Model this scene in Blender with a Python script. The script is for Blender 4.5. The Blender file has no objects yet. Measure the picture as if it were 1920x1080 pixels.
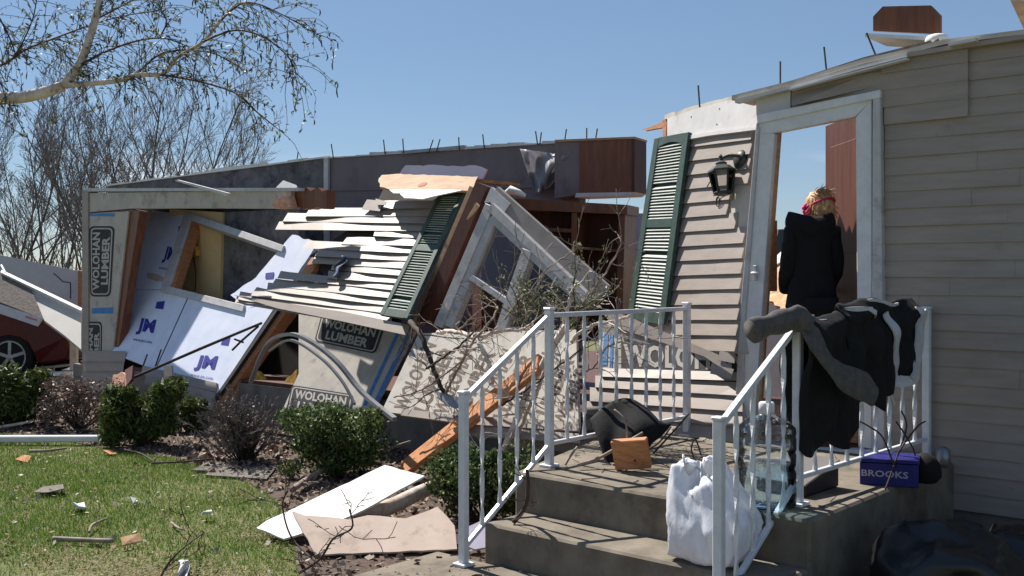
import bpy, bmesh, math, random
import numpy as np
from mathutils import Vector as V, Matrix, noise as mnoise

SC = bpy.context.scene
COL = SC.collection
# ------------------------------------------------------------------ camera
F = 1950.0      # focal length in photograph pixels (1920 wide)
HY = 515.0      # horizon row in the photograph
CH = 1.5        # eye height, metres
cam_d = bpy.data.cameras.new('camera'); cam = bpy.data.objects.new('camera', cam_d); COL.objects.link(cam)
cam.location = (0, 0, CH); cam.rotation_euler = (math.radians(90), 0, 0)
cam_d.sensor_width = 36; cam_d.lens = 36 * F / 1920; cam_d.shift_y = -(540 - HY) / 1920
cam_d.clip_start = 0.05; cam_d.clip_end = 3000
SC.camera = cam
# ------------------------------------------------------------------ house frame on the ground plan
U = V((-.757, .653, 0)).normalized()        # along the front wall, towards the far left corner
N = V((-.653, -.757, 0)).normalized()       # out of the front wall, towards the lawn
Q = V((2.40, 6.10, 0))
# ------------------------------------------------------------------ sun and sky
SUN_EL = 50.0
az = math.atan2(U.x, U.y) + math.radians(8)
SUN = V((math.sin(az) * math.cos(math.radians(SUN_EL)), math.cos(az) * math.cos(math.radians(SUN_EL)), math.sin(math.radians(SUN_EL))))
sd = bpy.data.lights.new('sun', 'SUN'); sd.energy = 5.0; sd.angle = math.radians(.53); sd.color = (1, .95, .88)
sun = bpy.data.objects.new('sun', sd); COL.objects.link(sun); sun.location = (-8, 4, 12)
sun.rotation_euler = (-SUN).to_track_quat('-Z', 'Y').to_euler()
W = bpy.data.worlds.new('World'); SC.world = W; W.use_nodes = True
nt = W.node_tree; nt.nodes.clear()
wo = nt.nodes.new('ShaderNodeOutputWorld'); bg = nt.nodes.new('ShaderNodeBackground'); sky = nt.nodes.new('ShaderNodeTexSky')
sky.sky_type = 'NISHITA'; sky.sun_disc = False; sky.sun_elevation = math.radians(SUN_EL); sky.sun_rotation = az
sky.altitude = 200; sky.air_density = 1.0; sky.dust_density = 0.0; sky.ozone_density = 3.0
bg.inputs['Strength'].default_value = .05
# low fair-weather clouds all round the horizon
tc = nt.nodes.new('ShaderNodeTexCoord'); sep = nt.nodes.new('ShaderNodeSeparateXYZ'); nt.links.new(tc.outputs['Generated'], sep.inputs[0])
mp = nt.nodes.new('ShaderNodeMapping'); mp.inputs['Scale'].default_value = (1, 1, 3.2); nt.links.new(tc.outputs['Generated'], mp.inputs[0])
nz = nt.nodes.new('ShaderNodeTexNoise'); nz.inputs['Scale'].default_value = 5.5; nz.inputs['Detail'].default_value = 6; nt.links.new(mp.outputs[0], nz.inputs['Vector'])
r1 = nt.nodes.new('ShaderNodeMapRange'); r1.inputs[1].default_value = .50; r1.inputs[2].default_value = .60; nt.links.new(nz.outputs['Fac'], r1.inputs[0])
r2 = nt.nodes.new('ShaderNodeMapRange'); r2.inputs[1].default_value = .115; r2.inputs[2].default_value = .05; nt.links.new(sep.outputs['Z'], r2.inputs[0])
mu = nt.nodes.new('ShaderNodeMath'); mu.operation = 'MULTIPLY'; nt.links.new(r1.outputs[0], mu.inputs[0]); nt.links.new(r2.outputs[0], mu.inputs[1])
mx = nt.nodes.new('ShaderNodeMixRGB'); nt.links.new(mu.outputs[0], mx.inputs[0]); hz = nt.nodes.new('ShaderNodeMixRGB'); hz.inputs[0].default_value = .35; nt.links.new(sky.outputs[0], hz.inputs[1]); hz.inputs[2].default_value = (3.2, 5.0, 8.0, 1); nt.links.new(hz.outputs[0], mx.inputs[1]); mx.inputs[2].default_value = (14, 14.3, 15, 1)
nt.links.new(mx.outputs[0], bg.inputs[0]); nt.links.new(bg.outputs[0], wo.inputs[0])
SC.view_settings.view_transform = 'Standard'; SC.view_settings.look = 'None'; SC.view_settings.gamma = 1
SC.view_settings.exposure = 0.80; SC.view_settings.use_curve_mapping = False
SC.cycles.max_bounces = 6; SC.cycles.transparent_max_bounces = 12

# ------------------------------------------------------------------ pixel -> place helpers
def P(x, y, Y): return V(((x - 960) / F * Y, Y, CH - (y - HY) / F * Y))
def G(x, y, z=0.0): return P(x, y, F * (CH - z) / (y - HY))
def ray(x, y): return V(((x - 960) / F, 1.0, -(y - HY) / F))
CAM = V((0, 0, CH))
def H(t, d, z): p = Q + U * t + N * d; return V((p.x, p.y, z))
def wp(x, y, d=0.0):
    """point of the front-wall plane (moved out by d) seen at a pixel"""
    r = ray(x, y); k = (Q + N * d - CAM).dot(N) / r.dot(N)
    return CAM + r * k
class PL:
    """a flat surface through three places"""
    def __init__(s, a, b, c):
        s.o = a; s.n = (b - a).cross(c - a).normalized()
        if s.n.dot(CAM - a) < 0: s.n = -s.n
    def at(s, x, y, w=0.0):
        r = ray(x, y); k = (s.o + s.n * w - CAM).dot(s.n) / r.dot(s.n)
        return CAM + r * k
class BQ:
    """a four-cornered surface: bottom left, bottom right, top right, top left"""
    def __init__(s, a, b, c, d):
        s.c = (a, b, c, d); s.n = ((b - a) + (c - d)).cross((d - a) + (c - b)).normalized()
        if s.n.dot(CAM - a) < 0: s.n = -s.n
        s.lu = ((b - a).length + (c - d).length) / 2; s.lv = ((d - a).length + (c - b).length) / 2
    def __call__(s, u, v, w=0.0):
        a, b, c, d = s.c
        return a * ((1 - u) * (1 - v)) + b * (u * (1 - v)) + c * (u * v) + d * ((1 - u) * v) + s.n * w

# ------------------------------------------------------------------ materials
def lin(c):
    return tuple(((x / 255) / 12.92 if x / 255 <= .04045 else ((x / 255 + .055) / 1.055) ** 2.4) for x in c)
def M(name, col, col2=None, rough=.7, scale=9, stretch=(1, 1, 1), rot=(0, 0, 0), bump=0.0, metal=0, spec=.35, detail=6, lo=.35, hi=.65, dirt=None, dscale=2.2, dlo=.55, dhi=.75, trans=None, subs=None):
    m = bpy.data.materials.new(name); m.use_nodes = True; n = m.node_tree; b = n.nodes['Principled BSDF']
    b.inputs['Roughness'].default_value = rough; b.inputs['Metallic'].default_value = metal
    b.inputs['Specular IOR Level'].default_value = spec
    c1 = lin(col); c2 = lin(col2) if col2 else tuple(x * .78 for x in c1)
    g = n.nodes.new('ShaderNodeNewGeometry'); mp = n.nodes.new('ShaderNodeMapping')
    mp.inputs['Scale'].default_value = stretch; mp.inputs['Rotation'].default_value = rot
    n.links.new(g.outputs['Position'], mp.inputs[0])
    t = n.nodes.new('ShaderNodeTexNoise'); t.inputs['Scale'].default_value = scale; t.inputs['Detail'].default_value = detail; t.inputs['Roughness'].default_value = .62
    n.links.new(mp.outputs[0], t.inputs['Vector'])
    r = n.nodes.new('ShaderNodeMapRange'); r.inputs[1].default_value = lo; r.inputs[2].default_value = hi; n.links.new(t.outputs['Fac'], r.inputs[0])
    x = n.nodes.new('ShaderNodeMixRGB'); x.inputs[1].default_value = (*c1, 1); x.inputs[2].default_value = (*c2, 1); n.links.new(r.outputs[0], x.inputs[0])
    out = x.outputs[0]
    if dirt:
        t2 = n.nodes.new('ShaderNodeTexNoise'); t2.inputs['Scale'].default_value = dscale; t2.inputs['Detail'].default_value = 8; t2.inputs['Roughness'].default_value = .7
        n.links.new(g.outputs['Position'], t2.inputs['Vector'])
        q = n.nodes.new('ShaderNodeMapRange'); q.inputs[1].default_value = dlo; q.inputs[2].default_value = dhi; n.links.new(t2.outputs['Fac'], q.inputs[0])
        y = n.nodes.new('ShaderNodeMixRGB'); n.links.new(q.outputs[0], y.inputs[0]); n.links.new(out, y.inputs[1]); y.inputs[2].default_value = (*lin(dirt), 1); out = y.outputs[0]
    n.links.new(out, b.inputs['Base Color'])
    if bump:
        bp = n.nodes.new('ShaderNodeBump'); bp.inputs['Strength'].default_value = bump; bp.inputs['Distance'].default_value = .01
        n.links.new(t.outputs['Fac'], bp.inputs['Height']); n.links.new(bp.outputs[0], b.inputs['Normal'])
    if trans:
        tr = n.nodes.new('ShaderNodeBsdfTranslucent'); n.links.new(out, tr.inputs[0])
        ms = n.nodes.new('ShaderNodeMixShader'); ms.inputs[0].default_value = trans
        n.links.new(b.outputs[0], ms.inputs[1]); n.links.new(tr.outputs[0], ms.inputs[2]); n.links.new(ms.outputs[0], n.nodes['Material Output'].inputs[0])
    return m
def leafmat(name, cols, rough=.55, trans=.25, spec=.3):
    """foliage: each island (leaf) takes its own tone"""
    m = bpy.data.materials.new(name); m.use_nodes = True; n = m.node_tree; b = n.nodes['Principled BSDF']
    b.inputs['Roughness'].default_value = rough; b.inputs['Specular IOR Level'].default_value = spec
    g = n.nodes.new('ShaderNodeNewGeometry'); r = n.nodes.new('ShaderNodeValToRGB')
    r.color_ramp.interpolation = 'LINEAR'; e = r.color_ramp.elements
    while len(e) < len(cols): e.new(.5)
    for i, c in enumerate(cols): e[i].position = i / (len(cols) - 1); e[i].color = (*lin(c), 1)
    n.links.new(g.outputs['Random Per Island'], r.inputs[0]); n.links.new(r.outputs[0], b.inputs['Base Color'])
    if trans:
        tr = n.nodes.new('ShaderNodeBsdfTranslucent'); n.links.new(r.outputs[0], tr.inputs[0])
        ms = n.nodes.new('ShaderNodeMixShader'); ms.inputs[0].default_value = trans
        n.links.new(b.outputs[0], ms.inputs[1]); n.links.new(tr.outputs[0], ms.inputs[2]); n.links.new(ms.outputs[0], n.nodes['Material Output'].inputs[0])
    return m
def clearmat(name, tint, alpha_mix, rough=.05):
    m = bpy.data.materials.new(name); m.use_nodes = True; n = m.node_tree; n.nodes.remove(n.nodes['Principled BSDF'])
    t = n.nodes.new('ShaderNodeBsdfTransparent'); t.inputs[0].default_value = (*tint, 1)
    g = n.nodes.new('ShaderNodeBsdfGlossy'); g.inputs['Roughness'].default_value = rough
    f = n.nodes.new('ShaderNodeFresnel'); f.inputs[0].default_value = 1.3
    a = n.nodes.new('ShaderNodeMath'); a.operation = 'ADD'; a.inputs[1].default_value = alpha_mix; n.links.new(f.outputs[0], a.inputs[0])
    s = n.nodes.new('ShaderNodeMixShader'); n.links.new(a.outputs[0], s.inputs[0]); n.links.new(t.outputs[0], s.inputs[1]); n.links.new(g.outputs[0], s.inputs[2])
    n.links.new(s.outputs[0], n.nodes['Material Output'].inputs[0]); return m

m_siding = M('siding_vinyl', (156, 144, 134), (143, 132, 123), rough=.5, scale=3, stretch=(1, 1, 6), dirt=(120, 110, 100), dscale=5, dlo=.62, dhi=.85)
m_white = M('white_paint', (216, 216, 216), (203, 203, 204), rough=.42, scale=14, dirt=(170, 166, 160), dscale=9, dlo=.62, dhi=.85)
m_rail = M('white_rail_enamel', (212, 213, 216), (196, 198, 203), rough=.35, scale=20, dirt=(140, 135, 128), dscale=14, dlo=.66, dhi=.8, spec=.5)
m_casing = M('vinyl_casing', (190, 188, 188), (176, 174, 175), rough=.45, scale=10, dirt=(140, 132, 126), dscale=8)
m_frieze = M('frieze_board', (206, 203, 202), (192, 188, 186), rough=.6, scale=5, dirt=(160, 150, 138), dscale=4)
m_louvre = M('sunlit_tone_louvre', (160, 166, 156), (140, 148, 138), rough=.5, scale=20, dirt=(110, 118, 110), dscale=12)  # green slats coloured pale to carry their sunlit gloss
m_wincase = M('window_vinyl', (182, 178, 178), (168, 164, 164), rough=.5, scale=10, dirt=(116, 108, 104), dscale=8)
m_winboard = M('window_head_board', (142, 134, 130), (128, 120, 116), rough=.6, scale=6)
m_garage = M('garage_siding', (190, 186, 178), (178, 174, 167), rough=.7, scale=3)
m_green = M('shutter_green', (62, 82, 72), (50, 68, 60), rough=.5, scale=20, dirt=(95, 105, 98), dscale=12, dlo=.6, dhi=.8)
m_sheath = M('sheathing_board', (190, 183, 172), (174, 167, 158), rough=.8, scale=6, dirt=(120, 112, 104), dscale=4, bump=.1)
m_print = M('label_print', (40, 38, 40), (52, 50, 52), rough=.7)
m_pale = M('label_pale', (184, 180, 172), (170, 166, 160), rough=.8)
m_grey_letter = M('stencil_letters', (98, 86, 78), (116, 104, 94), rough=.85)
m_blue = M('chalk_blue', (58, 116, 180), (90, 140, 190), rough=.8, scale=30)
m_foam = M('foam_board_facer', (222, 226, 240), (208, 214, 232), rough=.55, scale=5, dirt=(160, 164, 180), dscale=7, dlo=.66, dhi=.8)
m_jm = M('logo_blue', (52, 52, 150), (44, 44, 132), rough=.7)
m_stud = M('stud_pine', (186, 130, 88), (150, 96, 62), rough=.75, scale=5, stretch=(2, 2, 14), bump=.2)
m_beam = M('beam_pine', (196, 138, 94), (168, 108, 68), rough=.7, scale=4, stretch=(2, 12, 12), rot=(0, .5, 0), bump=.2, dirt=(120, 76, 46), dscale=9, dlo=.6, dhi=.75)
m_dkwood = M('dark_brown_wood', (92, 52, 38), (70, 38, 28), rough=.6, scale=4, stretch=(6, 6, 1))
m_redwood = M('cabinet_wood', (124, 76, 50), (98, 58, 38), rough=.45, scale=3, stretch=(7, 7, 1), spec=.4)
m_door = M('door_wood', (104, 64, 48), (84, 50, 38), rough=.45, scale=3, stretch=(9, 9, .6), spec=.4)
m_ply = M('plywood', (186, 152, 120), (160, 126, 96), rough=.75, scale=3, stretch=(1, 3, 9), dirt=(150, 112, 80), dscale=6)
m_taupe = M('taupe_drywall', (128, 118, 118), (114, 104, 106), rough=.8, scale=2, dirt=(92, 84, 84), dscale=3)
m_mottle = M('mottled_drywall', (120, 116, 116), (88, 86, 88), rough=.85, scale=5, dirt=(64, 62, 66), dscale=6, dlo=.5, dhi=.66)
m_cream = M('cream_wall', (220, 190, 140), (208, 176, 126), rough=.8, scale=3)
m_lilac = M('lilac_wall', (176, 170, 188), (164, 158, 176), rough=.8, scale=3)
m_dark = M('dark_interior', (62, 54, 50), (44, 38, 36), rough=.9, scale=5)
m_insul = M('yellow_insulation', (222, 178, 84), (176, 132, 52), rough=.95, scale=22, bump=.6)
m_pinkins = M('pink_insulation', (226, 176, 150), (190, 136, 110), rough=.95, scale=22, bump=.6)
m_osb = M('broken_board', (214, 182, 142), (188, 146, 104), rough=.85, scale=12, dirt=(140, 92, 60), dscale=9, dlo=.52, dhi=.66)
m_conc = M('concrete', (126, 116, 102), (102, 94, 82), rough=.9, scale=6, bump=.25, dirt=(74, 66, 56), dscale=3.5, dlo=.5, dhi=.75)
m_found = M('foundation_concrete', (130, 124, 116), (108, 102, 96), rough=.9, scale=6, bump=.2, dirt=(84, 76, 68), dscale=4)
m_metal = M('grey_flashing', (150, 150, 154), (130, 130, 134), rough=.4, metal=.6, scale=8)
m_nail = M('rusty_nail', (96, 90, 88), (72, 64, 60), rough=.5, metal=.5, scale=30)
m_gyp = M('white_drywall_board', (226, 224, 218), (214, 211, 205), rough=.75, scale=5, dirt=(186, 180, 170), dscale=6, dlo=.64, dhi=.85)
m_beige = M('beige_board', (198, 178, 162), (182, 162, 146), rough=.8, scale=4, dirt=(150, 132, 118), dscale=6)
m_shingle = M('shingle_grit', (120, 112, 104), (86, 80, 76), rough=.95, scale=26, bump=.4)
m_black = M('black_cloth', (26, 25, 27), (18, 17, 19), rough=.9, scale=20, bump=.3)
m_sack = M('black_sack_plastic', (24, 24, 26), (18, 18, 20), rough=.35, scale=12, bump=.4, spec=.5)
m_hood = M('black_hoodie', (22, 20, 22), (15, 14, 16), rough=.95, scale=30, bump=.3)
m_greycloth = M('charcoal_grey_cloth', (92, 88, 86), (76, 73, 71), rough=.95, scale=30, bump=.3)
m_whitecloth = M('white_cloth', (196, 194, 198), (180, 178, 184), rough=.9, scale=20, bump=.2)
m_jeans = M('dark_trousers', (40, 40, 48), (30, 30, 36), rough=.95, scale=30)
m_skin = M('skin', (214, 160, 132), (200, 146, 118), rough=.55)
m_hair = M('blonde_hair', (224, 188, 140), (160, 116, 78), rough=.5, scale=60, stretch=(1, 1, .2))
m_pink = M('pink_band', (206, 52, 108), (168, 34, 84), rough=.7, scale=40)
m_bag = M('white_bag_plastic', (222, 224, 230), (208, 210, 218), rough=.32, scale=16, stretch=(1.6, 1.6, .5), bump=.45, spec=.5, trans=.25, detail=4)
m_navy = M('blue_box', (34, 32, 112), (26, 25, 92), rough=.5)
m_boxdark = M('dark_box', (40, 38, 42), (30, 29, 32), rough=.6)
m_boxtop = M('grey_box_lid', (110, 106, 104), (96, 92, 90), rough=.6)
m_carred = M('car_red_paint', (84, 14, 16), (70, 11, 13), rough=.4, spec=.35, dirt=(100, 60, 50), dscale=6, dlo=.6, dhi=.9)
m_tyre = M('tyre_rubber', (26, 26, 27), (18, 18, 19), rough=.85)
m_alloy = M('alloy_rim', (150, 152, 156), (120, 122, 126), rough=.35, metal=.7)
m_carglass = M('car_glass', (16, 18, 22), (22, 24, 28), rough=.08, spec=.6)
m_glass = clearmat('window_glass', (.90, .90, .90), .0)
m_plastic = clearmat('clear_plastic', (.93, .96, .98), .05, .10)
m_film = M('plastic_film', (190, 188, 192), (170, 168, 172), rough=.4, trans=.5, scale=14)
m_water = clearmat('bluish_water', (.74, .87, .92), .03, .05)
m_lantern = M('lantern_metal', (70, 74, 70), (52, 55, 53), rough=.5, metal=.4, scale=20)
m_bark = M('grey_bark', (110, 98, 92), (80, 70, 66), rough=.9, scale=14, stretch=(1, 1, .4))
m_twig = M('thin_twigs', (128, 119, 116), (102, 94, 92), rough=.9, scale=6)
m_birch = M('birch_bark', (214, 200, 188), (170, 152, 138), rough=.75, scale=18, dirt=(70, 58, 52), dscale=16, dlo=.6, dhi=.68)
m_birchtwig = M('birch_twig', (92, 70, 60), (66, 50, 44), rough=.8)
m_branch = M('broken_branch', (160, 146, 134), (118, 104, 92), rough=.85, scale=14, dirt=(84, 72, 62), dscale=12)
m_dkbranch = M('dark_branch', (74, 62, 54), (54, 44, 38), rough=.85, scale=14)
m_bushleaf = leafmat('shrub_leaves', [(40, 56, 26), (62, 80, 38), (86, 104, 54), (118, 130, 80)])
m_juniper = leafmat('juniper_needles', [(40, 54, 28), (62, 78, 38), (88, 102, 48), (112, 120, 62)])
m_barberry = leafmat('bare_shrub_leaves', [(84, 66, 58), (110, 90, 80), (134, 116, 106), (70, 54, 48)], trans=.1)
m_catkin = leafmat('catkins', [(70, 62, 48), (92, 88, 60), (108, 112, 70)], trans=.2)
m_youngleaf = leafmat('young_leaves', [(104, 112, 76), (132, 138, 98), (92, 94, 66), (74, 66, 54)], trans=.25)
m_grass = leafmat('grass_blades', [(66, 98, 34), (90, 122, 44), (112, 138, 58), (156, 158, 98)], rough=.6, trans=.3)
m_mulchbits = leafmat('mulch_bits', [(84, 66, 54), (128, 106, 92), (164, 142, 126), (62, 48, 40), (186, 172, 158)], rough=.9, trans=0)
m_thatch = leafmat('dry_thatch_straw', [(128, 112, 82), (156, 142, 108), (104, 88, 64), (176, 164, 132)], rough=.9, trans=.1)
m_strawbits = leafmat('litter_bits', [(196, 190, 176), (150, 124, 92), (110, 92, 74), (214, 212, 208)], rough=.9, trans=0)
m_soil = M('soil_mulch', (92, 76, 64), (62, 50, 42), rough=.95, scale=24, bump=.6, detail=10)
m_lawn = M('lawn_soil', (84, 92, 48), (112, 100, 72), rough=.95, scale=5, bump=.5, detail=10, lo=.42, hi=.66)
m_rag = M('blue_grey_rag', (110, 118, 140), (88, 94, 116), rough=.9)
m_far = M('far_roof', (70, 74, 84), (60, 64, 72), rough=.8)
m_farwall = M('far_wall', (186, 190, 196), (176, 180, 186), rough=.8)
m_redmark = M('red_mark', (176, 92, 76), (190, 110, 90), rough=.8)
m_litter_white = M('litter_paper', (206, 206, 208), (190, 190, 192), rough=.8)
m_asph = M('driveway_asphalt', (96, 94, 92), (80, 78, 77), rough=.95, scale=30, bump=.2)

# ------------------------------------------------------------------ mesh helpers
WL = {}
class MB:
    def __init__(s): s.v = []; s.f = []
    def hexa(s, p):
        i = len(s.v); s.v += [V(x) for x in p]
        s.f += [(i, i+1, i+2, i+3), (i+4, i+7, i+6, i+5), (i, i+4, i+5, i+1), (i+1, i+5, i+6, i+2), (i+2, i+6, i+7, i+3), (i+3, i+7, i+4, i)]
        return s
    def box(s, c, ax, ay, az):
        return s.hexa([c-ax-ay-az, c+ax-ay-az, c+ax+ay-az, c-ax+ay-az, c-ax-ay+az, c+ax-ay+az, c+ax+ay+az, c-ax+ay+az])
    def abox(s, x0, x1, y0, y1, z0, z1):
        return s.box(V(((x0+x1)/2, (y0+y1)/2, (z0+z1)/2)), V(((x1-x0)/2, 0, 0)), V((0, (y1-y0)/2, 0)), V((0, 0, (z1-z0)/2)))
    def poly(s, pts, tv):
        n = len(pts); i = len(s.v); s.v += [V(p) for p in pts] + [V(p) + tv for p in pts]
        s.f.append(tuple(range(i, i+n))); s.f.append(tuple(range(i+2*n-1, i+n-1, -1)))
        for k in range(n): s.f.append((i+k, i+n+k, i+n+(k+1) % n, i+(k+1) % n))
        return s
    def tube(s, pts, rads, n=6, cap=True, roll=0.0):
        pts = [V(p) for p in pts]
        if not hasattr(rads, '__len__'): rads = [rads] * len(pts)
        i0 = len(s.v); up = None
        for k, p in enumerate(pts):
            t = (pts[min(k+1, len(pts)-1)] - pts[max(k-1, 0)])
            t = t.normalized() if t.length > 1e-9 else V((0, 0, 1))
            if up is None:
                up = V((0, 0, 1)) if abs(t.z) < .9 else V((1, 0, 0))
            a = (up - t * up.dot(t)); a = a.normalized() if a.length > 1e-6 else t.orthogonal().normalized(); b = t.cross(a); up = a
            for j in range(n):
                g = 2 * math.pi * j / n + roll
                s.v.append(p + (a * math.cos(g) + b * math.sin(g)) * rads[k])
        for k in range(len(pts)-1):
            for j in range(n):
                a0 = i0 + k*n + j; a1 = i0 + k*n + (j+1) % n
                s.f.append((a0, a1, a1+n, a0+n))
        if cap and n > 2:
            s.f.append(tuple(range(i0+n-1, i0-1, -1))); e = i0 + (len(pts)-1)*n; s.f.append(tuple(range(e, e+n)))
        return s
    def lathe(s, c, prof, n=20, axis=V((0, 0, 1)), sx=1.0):
        ax = axis.normalized(); a = ax.orthogonal().normalized(); b = ax.cross(a); i0 = len(s.v)
        for r, z in prof:
            for j in range(n):
                g = 2*math.pi*j/n; s.v.append(c + ax*z + (a*math.cos(g)*sx + b*math.sin(g))*r)
        for k in range(len(prof)-1):
            for j in range(n):
                a0 = i0+k*n+j; a1 = i0+k*n+(j+1) % n; s.f.append((a0, a1, a1+n, a0+n))
        s.f.append(tuple(range(i0+n-1, i0-1, -1))); e = i0+(len(prof)-1)*n; s.f.append(tuple(range(e, e+n)))
        return s
    def grid(s, nu, nv, fn, thick=0.0):
        i0 = len(s.v); pts = [[fn(i/nu, j/nv) for i in range(nu+1)] for j in range(nv+1)]
        for row in pts: s.v += [V(p) for p in row]
        for j in range(nv):
            for i in range(nu):
                a = i0 + j*(nu+1) + i; s.f.append((a, a+1, a+nu+2, a+nu+1))
        return s
    def build(s, name, mat, parent=None, smooth=False, recalc=True, bevel=0.0, solid=0.0, sub=0, loc=None):
        if parent is not None: o0 = WL[parent]
        elif loc is not None: o0 = V(loc)
        else:
            xs = [p.x for p in s.v]; ys = [p.y for p in s.v]; zs = [p.z for p in s.v]
            o0 = V(((min(xs)+max(xs))/2, (min(ys)+max(ys))/2, min(zs)))
        me = bpy.data.meshes.new(name); me.from_pydata([tuple(p - o0) for p in s.v], [], s.f); me.update()
        if recalc:
            bm = bmesh.new(); bm.from_mesh(me); bmesh.ops.recalc_face_normals(bm, faces=bm.faces); bm.to_mesh(me); bm.free()
        if smooth:
            me.polygons.foreach_set('use_smooth', [True] * len(me.polygons))
        for mm in (mat if isinstance(mat, (list, tuple)) else [mat]): me.materials.append(mm)
        o = bpy.data.objects.new(name, me); COL.objects.link(o)
        if parent is not None: o.parent = parent
        else: o.location = o0
        WL[o] = o0
        if solid: mo = o.modifiers.new('thickness', 'SOLIDIFY'); mo.thickness = solid; mo.offset = 0
        if sub: mo = o.modifiers.new('smooth', 'SUBSURF'); mo.levels = sub; mo.render_levels = sub
        if bevel: mo = o.modifiers.new('edge', 'BEVEL'); mo.width = bevel; mo.segments = 1; mo.limit_method = 'ANGLE'; mo.angle_limit = .6
        return o
def tag(o, label, cat, group=None, kind=None):
    if label: o['label'] = label
    if cat: o['category'] = cat
    if group: o['group'] = group
    if kind: o['kind'] = kind
    return o
def thing(name, label, cat, loc, group=None):
    o = bpy.data.objects.new(name, None); COL.objects.link(o); o.location = loc; o.empty_display_size = .1
    WL[o] = V(loc); return tag(o, label, cat, group)
def fast_mesh(name, verts, faces_n, nper, mat, parent=None, loc=(0, 0, 0), smooth=False):
    """numpy verts (k*nper,3): k separate faces of nper corners"""
    o0 = WL[parent] if parent is not None else V(loc)
    me = bpy.data.meshes.new(name); nv = len(verts); k = nv // nper
    me.vertices.add(nv); me.vertices.foreach_set('co', (verts - np.array(o0)).astype(np.float32).ravel())
    me.loops.add(nv); me.loops.foreach_set('vertex_index', np.arange(nv, dtype=np.int32))
    me.polygons.add(k); me.polygons.foreach_set('loop_start', np.arange(0, nv, nper, dtype=np.int32)); me.polygons.foreach_set('loop_total', np.full(k, nper, dtype=np.int32))
    me.update(calc_edges=True); me.materials.append(mat)
    o = bpy.data.objects.new(name, me); COL.objects.link(o)
    if parent is not None: o.parent = parent
    else: o.location = o0
    WL[o] = V(o0); return o
def pxpoly(pl, pts, thick, w=0.0, jag=0, seed=0):
    """outline given at pixels on a surface, as a slab of real thickness behind it"""
    q = [pl.at(x, y, w) for x, y in pts]
    if jag:
        rr = random.Random(seed); out = []
        for a, b in zip(q, q[1:] + q[:1]):
            out.append(a); L = (b - a).length; k = int(L / .06)
            for i in range(1, k): out.append(a.lerp(b, i / k) + (b - a).orthogonal().normalized() * 0 + (pl.n.cross(b - a)).normalized() * rr.uniform(-jag, jag))
        q = out
    return MB().poly(q, -pl.n * thick)
def bar(pl, a, b, wpx, depth, w=0.0, mb=None, wpx2=None):
    """a straight piece between two pixels on a surface"""
    ax, ay = a; bx, by = b; L = math.hypot(bx-ax, by-ay); nx, ny = -(by-ay)/L, (bx-ax)/L; h = wpx/2; h2 = (wpx2 or wpx)/2
    q = [(ax+nx*h, ay+ny*h), (bx+nx*h2, by+ny*h2), (bx-nx*h2, by-ny*h2), (ax-nx*h, ay-ny*h)]
    pts = [pl.at(x, y, w) for x, y in q]
    return (mb or MB()).poly(pts, -pl.n * depth)
FONT = {}
def text_mesh(body, bold=.02, shear=0.0):
    key = (body, bold, shear)
    if key in FONT: return FONT[key]
    c = bpy.data.curves.new('lettering', 'FONT'); c.body = body; c.offset = bold; c.shear = shear; c.resolution_u = 2; c.align_x = 'CENTER'; c.align_y = 'CENTER'
    o = bpy.data.objects.new('lettering', c); COL.objects.link(o); dg = bpy.context.evaluated_depsgraph_get(); dg.update()
    me = bpy.data.meshes.new_from_object(o.evaluated_get(dg)); bpy.data.objects.remove(o)
    vs = np.array([v.co[:] for v in me.vertices]); fs = [tuple(p.vertices) for p in me.polygons]; bpy.data.meshes.remove(me)
    mn, mxx = vs.min(0), vs.max(0); vs = vs - (mn + mxx) / 2; vs[:, :2] /= np.maximum((mxx - mn)[:2], 1e-6)
    FONT[key] = (vs, fs); return FONT[key]
def text_on(fn, body, name, mat, parent, bold=.025, shear=0.0, up=None):
    """lettering filling the unit square of fn(u,v)"""
    vs, fs = text_mesh(body, bold, shear); mb = MB(); mb.v = [fn(float(a) + .5, float(b) + .5) for a, b, _ in vs]; mb.f = list(fs)
    return mb.build(name, mat, parent, recalc=False)
def rrect(fn, u0, u1, v0, v1, r, asp, n=5):
    """rounded rectangle outline in fn(u,v); asp = width/height in metres"""
    out = []; ru, rv = r, r * asp
    for cx, cy, a0 in ((u1-ru, v1-rv, 0), (u0+ru, v1-rv, 90), (u0+ru, v0+rv, 180), (u1-ru, v0+rv, 270)):
        for k in range(n+1):
            g = math.radians(a0 + 90*k/n); out.append(fn(cx + ru*math.cos(g), cy + rv*math.sin(g)))
    return out
def lumber_label(fn, parent, asp, lines=('WOLOHAN', 'LUMBER'), frac=1.0, nrm=None):
    """printed badge: dark outline, pale gap, dark field, pale letters"""
    lab = MB().poly(rrect(lambda u, v: fn(u, v, .001), 0, 1, 0, 1, .07, asp), nrm*.001).build('printed_badge', m_print, parent)
    MB().poly(rrect(lambda u, v: fn(u, v, .0025), .025, .975, .025*asp, 1-.025*asp, .06, asp), nrm*.001).build('badge_line', m_pale, lab)
    MB().poly(rrect(lambda u, v: fn(u, v, .004), .045, .955, .045*asp, 1-.045*asp, .05, asp), nrm*.001).build('badge_field', m_print, lab)
    text_on(lambda u, v: fn(.09+.82*u, .54+.32*v, .0065), lines[0], 'lettering', m_pale, lab, .035)
    if len(lines) > 1: text_on(lambda u, v: fn(.17+.68*u, .14+.32*v, .0065), lines[1], 'lettering', m_pale, lab, .035)
    return lab
def frame_fn(pl, tl, tr, br, bl):
    """(u,v,w) -> place inside a pixel quad on a surface; also normal"""
    a, b, c, d = [pl.at(*p) for p in (bl, br, tr, tl)]
    def fn(u, v, w=0.0): return a*((1-u)*(1-v)) + b*(u*(1-v)) + c*(u*v) + d*((1-u)*v) + pl.n*w
    return fn
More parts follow.
